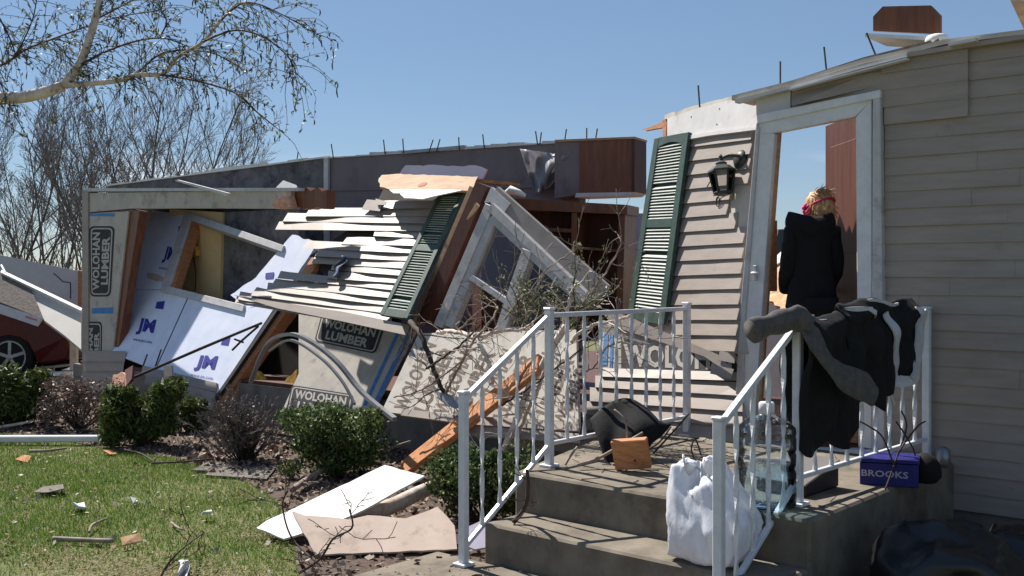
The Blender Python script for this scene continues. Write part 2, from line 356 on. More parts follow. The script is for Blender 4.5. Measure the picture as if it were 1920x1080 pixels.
# ================================================================== GROUND
R = random.Random(7)
def sheet(name, pts, z, mat, parent=None):
    mb = MB(); mb.v = [V((x, y, z)) for x, y in pts]; mb.f = [tuple(range(len(pts)))]
    return mb.build(name, mat, loc=(0, 0, 0))
def gh(x, y):
    return .0
tag(sheet('ground', [(-400, -60), (400, -60), (400, 700), (-400, 700)], -.012, m_lawn), None, None, kind='structure')
def gxy(x, y, z=0): p = G(x, y, z); return (p.x, p.y)
BED = [gxy(-260, 803), gxy(0, 812), gxy(130, 826), gxy(250, 850), gxy(330, 858), gxy(400, 880), gxy(470, 905), gxy(520, 940), gxy(548, 1000), gxy(560, 1075), gxy(600, 1180)]
hl = [H(-1.0, 1.9, 0), H(-1.0, -6, 0), H(10.3, -6, 0), H(11.5, 0.3, 0)]
bed_pts = BED + [(.35, 3.9)] + [(p.x, p.y) for p in hl]
tag(sheet('planting_bed', bed_pts, -.006, m_soil), None, None, kind='structure')
tag(sheet('driveway', [(-30, 12.6), (-7.0, 12.6), (-5.6, 14.2), (-5.6, 19), (-30, 19)], -.004, m_asph), None, None, kind='structure')

# ================================================================== RIGHT-HAND WALL AT THE DOOR
def t_of(x, d=0.0):
    p = wp(x, 500, d); return (p - Q).dot(U)
tag(MB().hexa([H(-3.4, -.25, -.1), H(10.35, -.25, -.1), H(10.35, -.012, -.1), H(-3.4, -.012, -.1), H(-3.4, -.25, .40), H(10.35, -.25, .40), H(10.35, -.012, .40), H(-3.4, -.012, .40)]).build('foundation', m_found), None, None, kind='structure')
tag(MB().hexa([H(-3.4, -5.5, .405), H(10.2, -5.5, .405), H(10.2, -.02, .405), H(-3.4, -.02, .405), H(-3.4, -5.5, .44), H(10.2, -5.5, .44), H(10.2, -.02, .44), H(-3.4, -.02, .44)]).build('floor', m_dkwood), None, None, kind='structure')

TD = t_of(1659)         # wall end at the door trim
TL_ = t_of(1482)
wall = thing('house_wall', 'grey lap siding wall in deep shade right of the doorway, roof torn off', 'wall', H(-1.5, 0, 0))
MB().hexa([H(-3.3, -.12, .445), H(TD, -.12, .445), H(TD, 0, .445), H(-3.3, 0, .445), H(-3.3, -.12, 2.80), H(TD, -.12, 2.80), H(TD, 0, 2.80), H(-3.3, 0, 2.80)]).build('sheathing', m_sheath, wall)
MB().hexa([H(TD, -.12, 2.54), H(TL_, -.12, 2.52), H(TL_, 0, 2.52), H(TD, 0, 2.54), H(TD, -.12, 2.78), H(TL_, -.12, 2.68), H(TL_, 0, 2.68), H(TD, 0, 2.78)]).build('sheathing', m_sheath, wall)
EXP = .102
def plank_h(t0, t1, z0, w_lo=.014, w_hi=.004, j=0.0, drop=0.0, bulge=None, ex=EXP):
    n = 5; front = []
    mb = MB()
    for i in range(n+1):
        f = i/n; t = t0 + (t1-t0)*f; b = (bulge(f) if bulge else 0); dz = drop*f
        mb.v += [H(t, .001, z0+dz), H(t, w_lo+b, z0+dz), H(t, w_hi+b, z0+ex+.012+dz), H(t, .001, z0+ex+.012+dz)]
    for i in range(n):
        a = 4*i
        for k in range(4): mb.f.append((a+k, a+(k+1) % 4, a+4+(k+1) % 4, a+4+k))
    mb.f.append((0, 1, 2, 3)); e = 4*n; mb.f.append((e+3, e+2, e+1, e))
    return mb
k = 0; z = .156
rp = random.Random(3)
while z < 2.78:
    t1 = TD - .004
    if z > 2.49: t1 = TL_ - .02
    if z > 2.66: t1 = .22
    lo = .014 + rp.uniform(-.002, .002)
    if z > 2.30:
        ts = t_of(1818)
        plank_h(-3.3, ts+.02, z, lo).build('siding_plank', m_siding, wall)
        bul = (lambda f: .018 - .012*f) if z < 2.62 else (lambda f: .02)
        plank_h(ts, t1, z, lo+.004, .014, bulge=bul, drop=-.004).build('siding_plank', m_siding, wall)
    else:
        tj = rp.uniform(-.75, .05); dj = rp.uniform(-.003, .003)
        plank_h(-3.3, tj, z, lo, drop=dj).build('siding_plank', m_siding, wall)
        plank_h(tj-.03, t1, z+dj, lo+.0025, .0065, drop=rp.uniform(-.003, .003), bulge=lambda f, a=rp.uniform(0, 6), b=rp.uniform(.0, .003): b*math.sin(a+5*f)).build('siding_plank', m_siding, wall)
    z += EXP; k += 1
# lifted siding ends next to the door top
PW = PL(wp(1700, 200, .06), wp(1900, 200, .10), wp(1700, 300, .065))
for q in ([(1484, 172), (1620, 140), (1718, 130), (1717, 146), (1650, 160), (1484, 198)],):
    ym = max(y for _, y in q) ; mb = MB(); a = [wp(x, y, .085 - .0035*min(24, max(0, (ym-y) - (x-q[-1][0])*-.0)) + .00013*(x-q[-1][0])) for x, y in q]; mb.poly(a, -N*.004).build('loose_siding_end', m_siding, wall)
# torn roof edge: thin layered strips lying on the wall head
def strip(name, pts, hpx, d, thick, mat, parent):
    mb = MB()
    for (x0, y0), (x1, y1) in zip(pts, pts[1:]):
        mb.hexa([wp(x0, y0+hpx, d), wp(x1, y1+hpx, d), wp(x1, y1+hpx, d)-N*thick, wp(x0, y0+hpx, d)-N*thick, wp(x0, y0, d), wp(x1, y1, d), wp(x1, y1, d)-N*thick, wp(x0, y0, d)-N*thick])
    return mb.build(name, mat, parent)
strip('roof_deck_edge', [(1372, 179), (1480, 152), (1620, 110), (1700, 92), (1770, 74), (1960, 50), (2200, 20)], 9, .06, .30, m_sheath, wall)
strip('flashing_strip', [(1378, 187), (1480, 161), (1600, 126), (1700, 100)], 6, .085, .06, m_frieze, wall)
strip('shingle_layer', [(1500, 146), (1620, 107), (1760, 72)], 5, .03, .24, m_shingle, wall)
strip('drip_edge', [(1480, 166), (1600, 134), (1700, 108)], 3, .10, .05, m_white, wall)
strip('gutter_remnant', [(1778, 80), (1830, 70)], 6, .12, .05, m_frieze, wall)
strip('gutter_remnant', [(1700, 98), (1800, 82), (1960, 58), (2200, 30)], 9, .07, .08, m_siding, wall)
for x, y0, y1, dx in ((1312, 195, 160, -3), (1463, 158, 115, 0), (1550, 130, 88, -5), (1645, 105, 62, -20)):
    MB().tube([wp(x, y0+6, -.03), wp(x+dx, y1, -.03)], .006, 5).build('nail', m_nail, wall)
# boards thrown on top of the wall
MB().poly([wp(x, y, -.14) for x, y in ((1637, 31), (1655, 12), (1745, 10), (1763, 28), (1763, 64), (1637, 58))], -N*.03).build('b', m_redwood)
o = bpy.data.objects['b']; o.name = 'cabinet_board'; tag(o, 'brown wooden board with clipped corners perched upright on the roof edge', 'board')
o = strip('window_shelf', [(1622, 62), (1770, 70)], 7, -.10, .35, m_white, None); tag(o, 'white flat shelf lying under the clipped brown board on the roof edge', 'shelf')
o = MB().poly([wp(x, y, -.2) for x, y in ((1894, 0), (1915, 0), (2010, 20), (2010, 60), (1921, 58))], -N*.04).build('roof_sheet', m_ply); tag(o, 'tan plywood sheet at the top right corner above the shaded wall', 'plywood')
o = MB().lathe(wp(1757, 76, -.03), [(.03, -.03), (.06, -.02), (.068, .0), (.06, .025), (.035, .035)], 10).build('foam_lump', m_gyp, smooth=True); tag(o, 'pale round lump on the roof edge beneath the clipped board', 'debris')

# ---------------------------------------------------------------- door
PD = PL(wp(1500, 300, .03), wp(1600, 300, .03), wp(1500, 600, .03))
def doorpoly(pts, thick, w=0.0): return pxpoly(PD, pts, thick, w)
door = thing('storm_door', 'white storm door frame without glass, leaning in the open doorway', 'door frame', H(t_of(1520), 0, .42))
doorpoly([(1418, 215), (1650, 168), (1650, 183), (1420, 232)], .10, .03).build('head_trim', m_white, door, bevel=.004)
doorpoly([(1421, 232), (1636, 184), (1632, 190), (1603, 219), (1452, 249), (1424, 252)], .06, .015).build('head_rail', m_white, door, bevel=.004)
doorpoly([(1636, 186), (1650, 183), (1658, 840), (1634, 845)], .10, .03).build('side_trim', m_casing, door, bevel=.004)
doorpoly([(1604, 220), (1634, 187), (1635, 842), (1609, 838)], .06, .015).build('stile', m_white, door, bevel=.004)
doorpoly([(1424, 250), (1452, 250), (1427, 600), (1411, 838), (1391, 838), (1398, 600)], .06, .015).build('stile', m_white, door, bevel=.004)
doorpoly([(1418, 230), (1423, 240), (1397, 600), (1390, 838), (1374, 836), (1386, 600)], .10, .03).build('side_trim', m_casing, door, bevel=.004)
doorpoly([(1452, 249), (1462, 247), (1436, 600), (1422, 838), (1411, 838), (1427, 600)], .03, -.03).build('inner_jamb', m_ply, door)
doorpoly([(1374, 838), (1660, 845), (1660, 856), (1374, 850)], .12, .05).build('threshold', m_white, door)
h = MB(); c = PD.at(1416, 512, .04); h.box(c, U*.012, V((0, 0, .05)), N*.008); h.build('handle_plate', m_casing, door, bevel=.003)
h = MB(); h.tube([c+N*.01, c+N*.045, c+N*.05-U*.05], [.009, .009, .007], 8); h.build('handle', m_white, door, smooth=True)
# brown inner door, ajar behind
e0 = V((2.20, 6.42, 0)); e1 = V((2.168, 7.13, 0)); dd = (e1-e0).normalized(); dn = V((-dd.y, dd.x, 0))
ind = thing('wooden_door', 'brown wooden inner door standing ajar behind the person', 'door', (2.18, 6.8, .445))
MB().box((e0+e1)/2 + V((0, 0, 1.49)), (e1-e0)/2, dn*.02, V((0, 0, 1.03))).build('leaf', m_door, ind, bevel=.004)
for zz, hh in ((.98, .36), (2.0, .36)):
    MB().box((e0+e1)/2 + dn*.022 + V((0, 0, zz)), dd*.24, dn*.004, V((0, 0, hh))).build('panel', m_door, ind, bevel=.003)
MB().lathe(e1 - dd*.07 + dn*.02 + V((0, 0, 1.4)), [(.01, 0), (.01, .03), (.026, .035), (.03, .05), (.02, .065)], 12, dn).build('knob', m_metal, ind, smooth=True)

# ---------------------------------------------------------------- wall section swung back beside the door
J = wp(1402, 500, 0); vd = V((-.371, .928, 0)).normalized()
PS = PL(J, J+vd, J+V((0, 0, 1))+V((vd.y, -vd.x, 0))*.20)
seg = thing('broken_wall', 'sunlit lap siding wall section swung back between the green shutter and doorway', 'wall', PS.at(1300, 650))
pxpoly(PS, [(1192, 655), (1384, 660), (1416, 216), (1250, 222)], .09, -.002).build('sheathing', m_sheath, seg)
SB = BQ(PS.at(1192, 655), PS.at(1383, 660), PS.at(1415, 236), PS.at(1250, 258))
nr = 15; rp = random.Random(5)
for i in range(nr):
    v0 = i/nr; v1 = v0 + 1.13/nr
    u0 = rp.uniform(.0, .02); u1 = 1.0
    if i in (8, 9, 10): u1 = rp.uniform(.80, .97)
    mb = MB(); n = 6
    for q in range(n+1):
        u = u0 + (u1-u0)*q/n; wob = .0012*math.sin(q*1.7+i*2.3)
        mb.v += [SB(u, v0, .001), SB(u, v0, .026+wob), SB(u - .01, min(v1, 1), .006+wob*.3), SB(u, min(v1, 1), .001)]
    for q in range(n):
        a = 4*q
        for k in range(4): mb.f.append((a+k, a+(k+1) % 4, a+4+(k+1) % 4, a+4+k))
    mb.f += [(0, 1, 2, 3), (4*n+3, 4*n+2, 4*n+1, 4*n)]
    mb.build('siding_plank', m_siding, seg)
pxpoly(PS, [(1251, 222), (1310, 203), (1372, 187), (1420, 176), (1420, 238), (1330, 247), (1251, 263)], .02, .032).build('frieze_board', m_frieze, seg)
strip('frieze_board', [(1418, 176), (1482, 164)], 40, .02, .03, m_frieze, seg)
pxpoly(PS, [(1251, 262), (1330, 247), (1418, 237), (1418, 243), (1330, 254), (1251, 268)], .03, .045).build('trim_strip', m_frieze, seg)
pxpoly(PS, [(1246, 216), (1310, 196), (1380, 178), (1380, 187), (1310, 205), (1246, 224)], .12, .03, jag=.006, seed=2).build('splintered_plate', m_sheath, seg)
pxpoly(PS, [(1204, 243), (1245, 228), (1248, 238), (1210, 245)], .02, .0).build('splinter', m_stud, seg)
pxpoly(PS, [(1241, 225), (1251, 222), (1249, 262), (1243, 258)], .06, .02, jag=.01, seed=4).build('splintered_stud', m_stud, seg)
for x, y in ((1296, 219), (1344, 233), (1349, 204)):
    MB().lathe(PS.at(x, y, .033), [(.006, 0), (.006, .002)], 6, PS.n).build('nail_head', m_print, seg)

def shutter(name, label, pl, tl, tr, br, bl, w, nl, arch=True, broken=(), group='green louvred shutters'):
    fn0 = frame_fn(pl, tl, tr, br, bl)
    fn = lambda u, v, ww=0.0: fn0(u, v, w+ww)
    A = BQ(fn(0, 0), fn(1, 0), fn(1, 1), fn(0, 1))
    t = thing(name, label, 'shutter', fn(.5, 0), group)
    def slab(u0, u1, v0, v1, w0, w1): return MB().hexa([fn(u0, v0, w0), fn(u1, v0, w0), fn(u1, v1, w0), fn(u0, v1, w0), fn(u0, v0, w1), fn(u1, v0, w1), fn(u1, v1, w1), fn(u0, v1, w1)])
    slab(0, .15, 0, 1, 0, .032).build('stile', m_green, t, bevel=.003)
    slab(.85, 1, 0, 1, 0, .032).build('stile', m_green, t, bevel=.003)
    slab(.151, .849, 0, .055, 0, .03).build('rail', m_green, t)
    slab(.151, .849, .50, .545, 0, .03).build('rail', m_green, t)
    pts = [fn(.151, 1, .03), fn(.849, 1, .03), fn(.849, .945, .03)] + [fn(.849-.698*k/8, .945 + .018*math.sin(math.pi*k/8)*(1 if arch else 0), .03) for k in range(1, 8)] + [fn(.151, .945, .03)]
    MB().poly(pts, -A.n*.03).build('rail', m_green, t)
    slab(.14, .86, .02, .98, .001, .004).build('back_panel', m_green, t)
    rr = random.Random(nl)
    for half, (v0, v1) in enumerate(((.055, .50), (.545, .955))):
        n = nl//2
        for k in range(n):
            if (half, k) in broken: continue
            v = v0 + (v1-v0)*(k+.5)/n; h = (v1-v0)/n*.62; tw = rr.uniform(-.003, .003)
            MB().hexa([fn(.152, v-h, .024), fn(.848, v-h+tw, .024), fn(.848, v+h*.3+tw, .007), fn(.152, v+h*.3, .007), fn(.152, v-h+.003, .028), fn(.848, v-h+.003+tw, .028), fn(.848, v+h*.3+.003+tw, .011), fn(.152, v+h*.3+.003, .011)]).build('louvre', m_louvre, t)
    return t
shutter('window_shutter', 'green louvred shutter hanging upright at the broken end of the doorway wall', PS, (1239, 263), (1304, 251), (1258, 612), (1188, 600), .03, 50, broken=((1, 11), (0, 17)))

# ---------------------------------------------------------------- wall lantern
lc = PS.at(1354, 332, .11); lt = thing('wall_lantern', 'bent carriage lantern dangling on the siding beside the door', 'lantern', lc - V((0, 0, .11)))
axl = (V((0, 0, 1)) + vd*.12).normalized()
MB().lathe(PS.at(1390, 300, .012), [(.07, 0), (.07, .015), (.04, .04)], 12, PS.n).build('back_plate', m_lantern, lt, smooth=True)
MB().tube([PS.at(1390, 300, .03), PS.at(1386, 293, .09), PS.at(1368, 290, .12), lc + axl*.13], [.012, .012, .011, .008], 8).build('arm', m_lantern, lt, smooth=True)
cap = MB().lathe(lc + axl*.035, [(.10, 0), (.094, .014), (.058, .045), (.036, .052), (.04, .064), (.016, .08), (.010, .10), (.016, .11), (.003, .125)], 6, axl).build('cap', m_lantern, lt)
MB().lathe(lc - axl*.125, [(.05, 0), (.07, .016), (.066, .024)], 6, axl).build('base_plate', m_lantern, lt)
aa = axl.orthogonal().normalized(); bb = axl.cross(aa)
for k in range(6):
    g = math.pi*2*k/6; r0 = aa*math.cos(g)+bb*math.sin(g); g2 = math.pi*2*(k+1)/6; r1 = aa*math.cos(g2)+bb*math.sin(g2)
    MB().tube([lc-axl*.105+r0*.062, lc+axl*.036+r0*.088], .0065, 4).build('corner_bar', m_lantern, lt)
    if k != 2:
        MB().hexa([lc-axl*.103+r0*.058, lc-axl*.103+r1*.058, lc+axl*.034+r1*.083, lc+axl*.034+r0*.083, lc-axl*.103+r0*.056, lc-axl*.103+r1*.056, lc+axl*.034+r1*.081, lc+axl*.034+r0*.081]).build('pane', m_glass, lt)
ring = [PS.at(1346, 378, .03)+(vd*math.cos(g)*.022+V((0, 0, 1))*math.sin(g)*.034) for g in [k*math.pi*2/14 for k in range(15)]]
o = MB().tube([PS.at(1349, 352, .05), PS.at(1350, 362, .035)] + ring, .0035, 5).build('wire_loop', m_print); tag(o, 'small dark wire loop hanging under the bent lantern', 'wire')
o = MB().tube([PS.at(1326, 350, .05), PS.at(1333, 338, .07), PS.at(1330, 325, .06), PS.at(1326, 332, .04)], .004, 5).build('wire_stub', m_print); tag(o, 'short dark wire stub left of the bent lantern', 'wire')

# ================================================================== LOWER WALL BESIDE THE PORCH
PF = PL(wp(1110, 800, .14), wp(1390, 800, .14), wp(1250, 640, -.16))
low = thing('lower_wall', 'lower front wall stub beside the porch with exposed printed sheathing', 'wall', H(2.0, 0, .40))
pxpoly(PF, [(1096, 820), (1392, 838), (1394, 690), (1386, 655), (1130, 600), (1125, 690)], .08, -.002).build('sheathing', m_sheath, low)
f1 = frame_fn(PF, (1165, 640), (1420, 648), (1420, 700), (1165, 690))
MB().poly([f1(0, -.35, .002), f1(1, -.35, .002), f1(1, 1.2, .002), f1(0, 1.2, .002)], PF.n*.001).build('printed_field', m_print, low)
text_on(lambda u, v: f1(.02+.9*u, .05+.85*v, .005), 'WOLOHAN', 'lettering', m_pale, low, .035)
pxpoly(PF, [(1133, 625), (1141, 625), (1138, 685), (1128, 685)], .001, .002).build('blue_stripe', m_blue, low)
pxpoly(PF, [(1145, 625), (1150, 625), (1148, 690), (1143, 690)], .001, .002).build('blue_stripe', m_blue, low)
rp = random.Random(11)
rows = [(1128, 692, 1390, 700, 14), (1116, 706, 1392, 722, 20), (1106, 728, 1392, 748, 24), (1100, 754, 1392, 776, 24), (1098, 780, 1392, 806, 26), (1096, 808, 1392, 834, 26)]
for x0, y0, x1, y1, hp in rows:
    mb = MB(); n = 6
    for q in range(n+1):
        x = x0+(x1-x0)*q/n; y = y0+(y1-y0)*q/n; wob = rp.uniform(-.003, .003)
        mb.v += [PF.at(x, y+hp, .001), PF.at(x, y+hp, .024+wob), PF.at(x, y-2, .006), PF.at(x, y-2, .001)]
    for q in range(n):
        a = 4*q
        for k in range(4): mb.f.append((a+k, a+(k+1) % 4, a+4+(k+1) % 4, a+4+k))
    mb.f += [(0, 1, 2, 3), (4*n+3, 4*n+2, 4*n+1, 4*n)]
    mb.build('siding_plank', m_siding, low)
pl2 = PL(wp(1140, 600, .10), wp(1370, 690, .14), wp(1200, 560, .0))
fs = thing('fallen_siding', 'pale siding strip fallen diagonally across the lower wall left of the door', 'siding', wp(1375, 705, .1))
pxpoly(pl2, [(1128, 585), (1150, 582), (1345, 664), (1372, 690), (1358, 694), (1320, 668), (1150, 612)], .006, 0).build('strip', m_siding, fs)
pxpoly(pl2, [(1128, 606), (1180, 622), (1250, 645), (1245, 652), (1170, 634), (1125, 620)], .006, -.012).build('strip', m_siding, fs)
pxpoly(pl2, [(1350, 657), (1377, 664), (1377, 681), (1345, 675)], .005, .012).build('torn_end', m_siding, fs)
pxpoly(pl2, [(1338, 684), (1376, 692), (1370, 709), (1331, 700)], .005, .02).build('torn_end', m_siding, fs)
# ================================================================== PORCH AND STEPS
NL = V((.21, 5.85, 0)); NR = V((1.34, 4.875, 0)); FL = V((1.17, 6.96, 0)); FR = V((2.40, 6.02, 0))
PZ = .42; SZ = .21
def D(p, u, n, z): q = p + U*u + N*n; return V((q.x, q.y, z))
def slabpoly(pts, z0, z1): return MB().poly([V((p.x, p.y, z0)) for p in pts], V((0, 0, z1-z0)))
pd = thing('porch_steps', 'weathered concrete porch with two steps up to the door', 'steps', (.9, 5.2, 0))
slabpoly([D(NL, .05, .24, 0), D(NR, -.18, .26, 0), H(-.19, 0.006, 0), H(t_of(1180), 0.006, 0)], -.05, PZ).build('porch_slab', m_conc, pd, bevel=.012)
slabpoly([D(NL, -.02, .57, 0), D(NR, -.18, .58, 0), D(NR, -.18, .262, 0), D(NL, -.02, .243, 0)], -.05, SZ).build('step', m_conc, pd, bevel=.012)
tag(slabpoly([D(NL, .30, 2.4, 0), D(NR, -.10, 2.4, 0), D(NR, -.10, .584, 0), D(NL, .30, .584, 0)], -.1, .012).build('walkway', m_conc, bevel=.01), None, None, kind='structure')

def post(root, p, z0, z1, r=.021):
    m = MB().hexa([V((p.x, p.y, z0)) + a for a in (U*r+N*r, -U*r+N*r, -U*r-N*r, U*r-N*r)] + [V((p.x, p.y, z1)) + a for a in (U*r+N*r, -U*r+N*r, -U*r-N*r, U*r-N*r)])
    o = m.build('post', m_rail, root, bevel=.004)
    c = V((p.x, p.y, z1)); MB().box(c + V((0, 0, .008)), U*.026, N*.026, V((0, 0, .008))).build('cap', m_rail, o, bevel=.004)
    c = V((p.x, p.y, z0)); MB().box(c + V((0, 0, .008)), U*.042, N*.042, V((0, 0, .008))).build('base_plate', m_rail, o, bevel=.003)
def rail(root, name, a, b, hw=.016, hh=.013, lip=True):
    d = (b-a).normalized(); s = d.cross(V((0, 0, 1))).normalized(); up = s.cross(d)
    MB().box((a+b)/2, d*((b-a).length/2), s*hw, up*hh).build(name, m_rail, root, bevel=.003)
BAL = {}
def baluster(root, p, z0, z1):
    h = round(z1-z0, 3)
    if h not in BAL:
        mb = MB(); n = 40; r = .0095
        for k in range(n+1):
            zz = h*k/n; tw = math.pi*2*h/.42*k/n
            for j in range(4):
                g = tw + math.pi/2*j; cx_ = (.0115, .0115, -.0115, -.0115)[j]; cy_ = (.005, -.005, -.005, .005)[j]; mb.v.append(V((cx_*math.cos(tw)-cy_*math.sin(tw), cx_*math.sin(tw)+cy_*math.cos(tw), zz)))
        for k in range(n):
            for j in range(4): mb.f.append((4*k+j, 4*k+(j+1) % 4, 4*k+4+(j+1) % 4, 4*k+4+j))
        me = bpy.data.meshes.new('baluster'); me.from_pydata([tuple(v) for v in mb.v], [], mb.f); me.materials.append(m_rail); BAL[h] = me
    o = bpy.data.objects.new('baluster', BAL[h]); COL.objects.link(o); o.parent = root; o.location = V((p.x, p.y, z0)) - WL[root]
def railing(label, lo, up, far, nb1, nb2):
    root = thing('iron_railing', label, 'railing', (up.x, up.y, 0), 'white porch railings')
    post(root, lo, .012, .89); post(root, up, PZ, 1.30); post(root, far, PZ, 1.30)
    a = V((lo.x, lo.y, .86)); b = V((up.x, up.y, 1.27)); rail(root, 'hand_rail', a, b)
    a2 = V((lo.x, lo.y, .10)); b2 = V((up.x, up.y, .545)); rail(root, 'bottom_rail', a2, b2, .013, .011)
    rail(root, 'top_rail', V((up.x, up.y, 1.272)), V((far.x, far.y, 1.272)))
    rail(root, 'bottom_rail', V((up.x, up.y, .55)), V((far.x, far.y, .55)), .013, .011)
    for k in range(nb1):
        f = (k+1)/(nb1+1); p = lo.lerp(up, f); baluster(root, p, a2.z+(b2.z-a2.z)*f, a2.z+(b2.z-a2.z)*f+.76-.03*f)
    for k in range(nb2):
        f = (k+1)/(nb2+1); baluster(root, up.lerp(far, f), .55, 1.272)
    return root
LL = NL + N*.70; LR = NR + N*.70 + U*.02
railing('white iron railing with twisted balusters along the left side of the porch', LL, NL, FL, 4, 8)
railing('white iron railing on the right of the steps with clothes hung over it', LR, NR, FR, 4, 8)

# ================================================================== STANDING CORNER OF THE FRONT WALL (far left)
PA = PL(wp(200, 400, 0), wp(400, 400, 0), wp(200, 600, 0))
cw = thing('corner_wall', 'standing far left corner of the front wall, upright printed sheathing strip and header', 'wall', wp(200, 735, 0))
pxpoly(PA, [(154, 356), (165, 357), (166, 735), (154, 735)], .12, .02).build('corner_post', m_siding, cw)
pxpoly(PA, [(166, 362), (545, 357), (545, 391), (400, 390), (243, 391), (166, 398)], .10, 0).build('header_sheathing', m_sheath, cw)
pxpoly(PA, [(155, 353), (560, 352), (560, 358), (155, 359)], .14, .02).build('top_plate', m_casing, cw)
pxpoly(PA, [(166, 400), (241, 396), (211, 662), (205, 720), (166, 720)], .02, .002).build('sheathing_panel', m_sheath, cw)
pxpoly(PA, [(242, 392), (262, 396), (236, 560), (216, 690), (206, 690), (226, 540)], .10, -.02).build('stud', m_redwood, cw)
pxpoly(PA, [(168, 400), (215, 400), (215, 406), (168, 405)], .001, .004).build('blue_stripe', m_blue, cw)
pxpoly(PA, [(172, 578), (212, 576), (212, 588), (172, 588)], .001, .004).build('blue_stripe', m_blue, cw)
fa = frame_fn(PA, (168, 424), (216, 424), (208, 556), (170, 556))
lumber_label(lambda u, v, w=0: fa(1-v, u, .004+w), cw, 2.6, nrm=PA.n)
fa2 = frame_fn(PA, (163, 603), (192, 603), (190, 735), (163, 735))
lumber_label(lambda u, v, w=0: fa2(1-v, u, .004+w), cw, 2.6, nrm=PA.n)
for i, y in enumerate((658, 676, 694, 712)):
    mb = MB(); a = (157, y), (236-3*i, y), (234-3*i, y+20), (157, y+20)
    mb.hexa([PA.at(*a[3], .01), PA.at(*a[2], .01), PA.at(*a[2], .045), PA.at(*a[3], .045), PA.at(*a[0], .01), PA.at(*a[1], .01), PA.at(*a[1], .025), PA.at(*a[0], .025)]).build('siding_plank', m_siding, cw)
pxpoly(PA, [(545, 352), (612, 356), (612, 391), (545, 391), (535, 372)], .10, -.05, jag=.02, seed=9).build('split_header_end', m_redwood, cw)
o = pxpoly(PA, [(515, 372), (540, 368), (545, 388), (520, 392), (510, 384)], .08, .05, jag=.02, seed=3).build('insulation_tuft', m_pinkins); tag(o, 'pale insulation tuft stuck at the split end of the header', 'insulation')
o = pxpoly(PL(wp(327, 340, .1), wp(430, 365, .1), wp(327, 300, .1)), [(327, 339), (332, 337), (428, 362), (424, 367)], .03, 0).build('roof_batten', m_frieze); tag(o, 'thin pale batten lying aslant on the far wall header', 'batten')
tag(MB().poly([H(t, d, 2.44) for t, d in ((10.6, -.125), (9.88, -.125), (9.67, -.23), (9.38, -.36), (9.08, -.5), (8.7, -.7), (8.2, -.9), (8.1, -2.2), (10.6, -2.2))], V((0, 0, .04))).build('shading_ceiling_sheet', m_mottle), 'unseen ceiling sheet added behind the far left header to shade the foam panel', 'shadow caster')  # unseen sheet added, its edge cut to cast the foam panel's shadow line
# end wall going back from the corner
tag(MB().hexa([H(10.02, -5.0, .44), H(10.12, -5.0, .44), H(10.12, -.12, .44), H(10.02, -.12, .44), H(10.02, -5.0, 1.3), H(10.12, -5.0, 1.3), H(10.12, -.12, 2.5), H(10.02, -.12, 2.5)]).build('end_wall', m_sheath), 'broken end wall running back from the far left corner', 'wall')

# ================================================================== ROOM WALLS LEFT STANDING BEHIND
WA = V((-5.4, 13.9, 0)); WB = V((-2.13, 12.2, 0)); WC = V((.66, 10.2, 0)); WD = V((1.15, 9.85, 0))
def vwall(a, b, z0, za, zb, th):
    d = (b-a).normalized(); n = V((d.y, -d.x, 0)); n = n if n.y < 0 else -n
    q = [(a, z0, 0), (b, z0, 0), (b, z0, 1), (a, z0, 1), (a, za, 0), (b, zb, 0), (b, zb, 1), (a, za, 1)]
    return MB().hexa([V((p.x, p.y, z)) - n*th*k for p, z, k in q])
rw = thing('room_wall', 'mottled dark grey room wall with a rising broken top behind the far header', 'wall', (WA+WB)/2 + V((0, 0, .44)))
vwall(WA, WB, .44, 2.68, 2.87, .12).build('drywall', m_mottle, rw)
vwall(WA, WB-(WB-WA).normalized()*.03, 2.685, 2.70, 2.89, .16).build('top_plate', m_white, rw) if False else None
dAB = (WB-WA).normalized(); nAB = V((dAB.y, -dAB.x, 0))
mb = MB(); rp = random.Random(4)
for k in range(12):
    f0 = k/12; f1 = (k+1)/12; a = WA.lerp(WB, f0); b = WA.lerp(WB, f1); z0 = 2.68+.19*f0; z1 = 2.68+.19*f1; h = rp.uniform(.012, .05)
    mb.hexa([V((p.x, p.y, zz))+nAB*s for p, zz, s in ((a, z0+.002, .03), (b, z1+.002, .03), (b, z1+.002, -.14), (a, z0+.002, -.14), (a, z0+h, .03), (b, z1+h, .03), (b, z1+h*.8, -.14), (a, z0+h, -.14))])
mb.build('torn_ceiling_edge', m_gyp, rw)
MB().box(V((WB.x, WB.y, 1.65)) + nAB*.03 - dAB*.03, dAB*.03, nAB*.02, V((0, 0, 1.22))).build('corner_bead', m_frieze, rw)
rw2 = thing('room_wall', 'taupe room wall with torn plastic and nails along its top, behind the fallen siding', 'wall', (WB+WC)/2 + V((0, 0, .44)))
vwall(WB, WC, .44, 2.86, 2.80, .12).build('drywall', m_taupe, rw2)
dBC = (WC-WB).normalized(); nBC = V((dBC.y, -dBC.x, 0))
mb = MB()
for k in range(16):
    f0 = k/16; f1 = (k+1)/16; a = WB.lerp(WC, f0); b = WB.lerp(WC, f1); z0 = 2.86-.06*f0; z1 = 2.86-.06*f1; h = rp.uniform(.015, .045)
    mb.hexa([V((p.x, p.y, zz))+nBC*s for p, zz, s in ((a, z0+.002, .02), (b, z1+.002, .02), (b, z1+.002, -.14), (a, z0+.002, -.14), (a, z0+h, .02), (b, z1+h*.8, .02), (b, z1+h, -.14), (a, z0+h, -.14))])
mb.build('torn_ceiling_edge', m_frieze, rw2)
PB_ = PL(V((WB.x, WB.y, 1)), V((WC.x, WC.y, 1)), V((WB.x, WB.y, 2)))
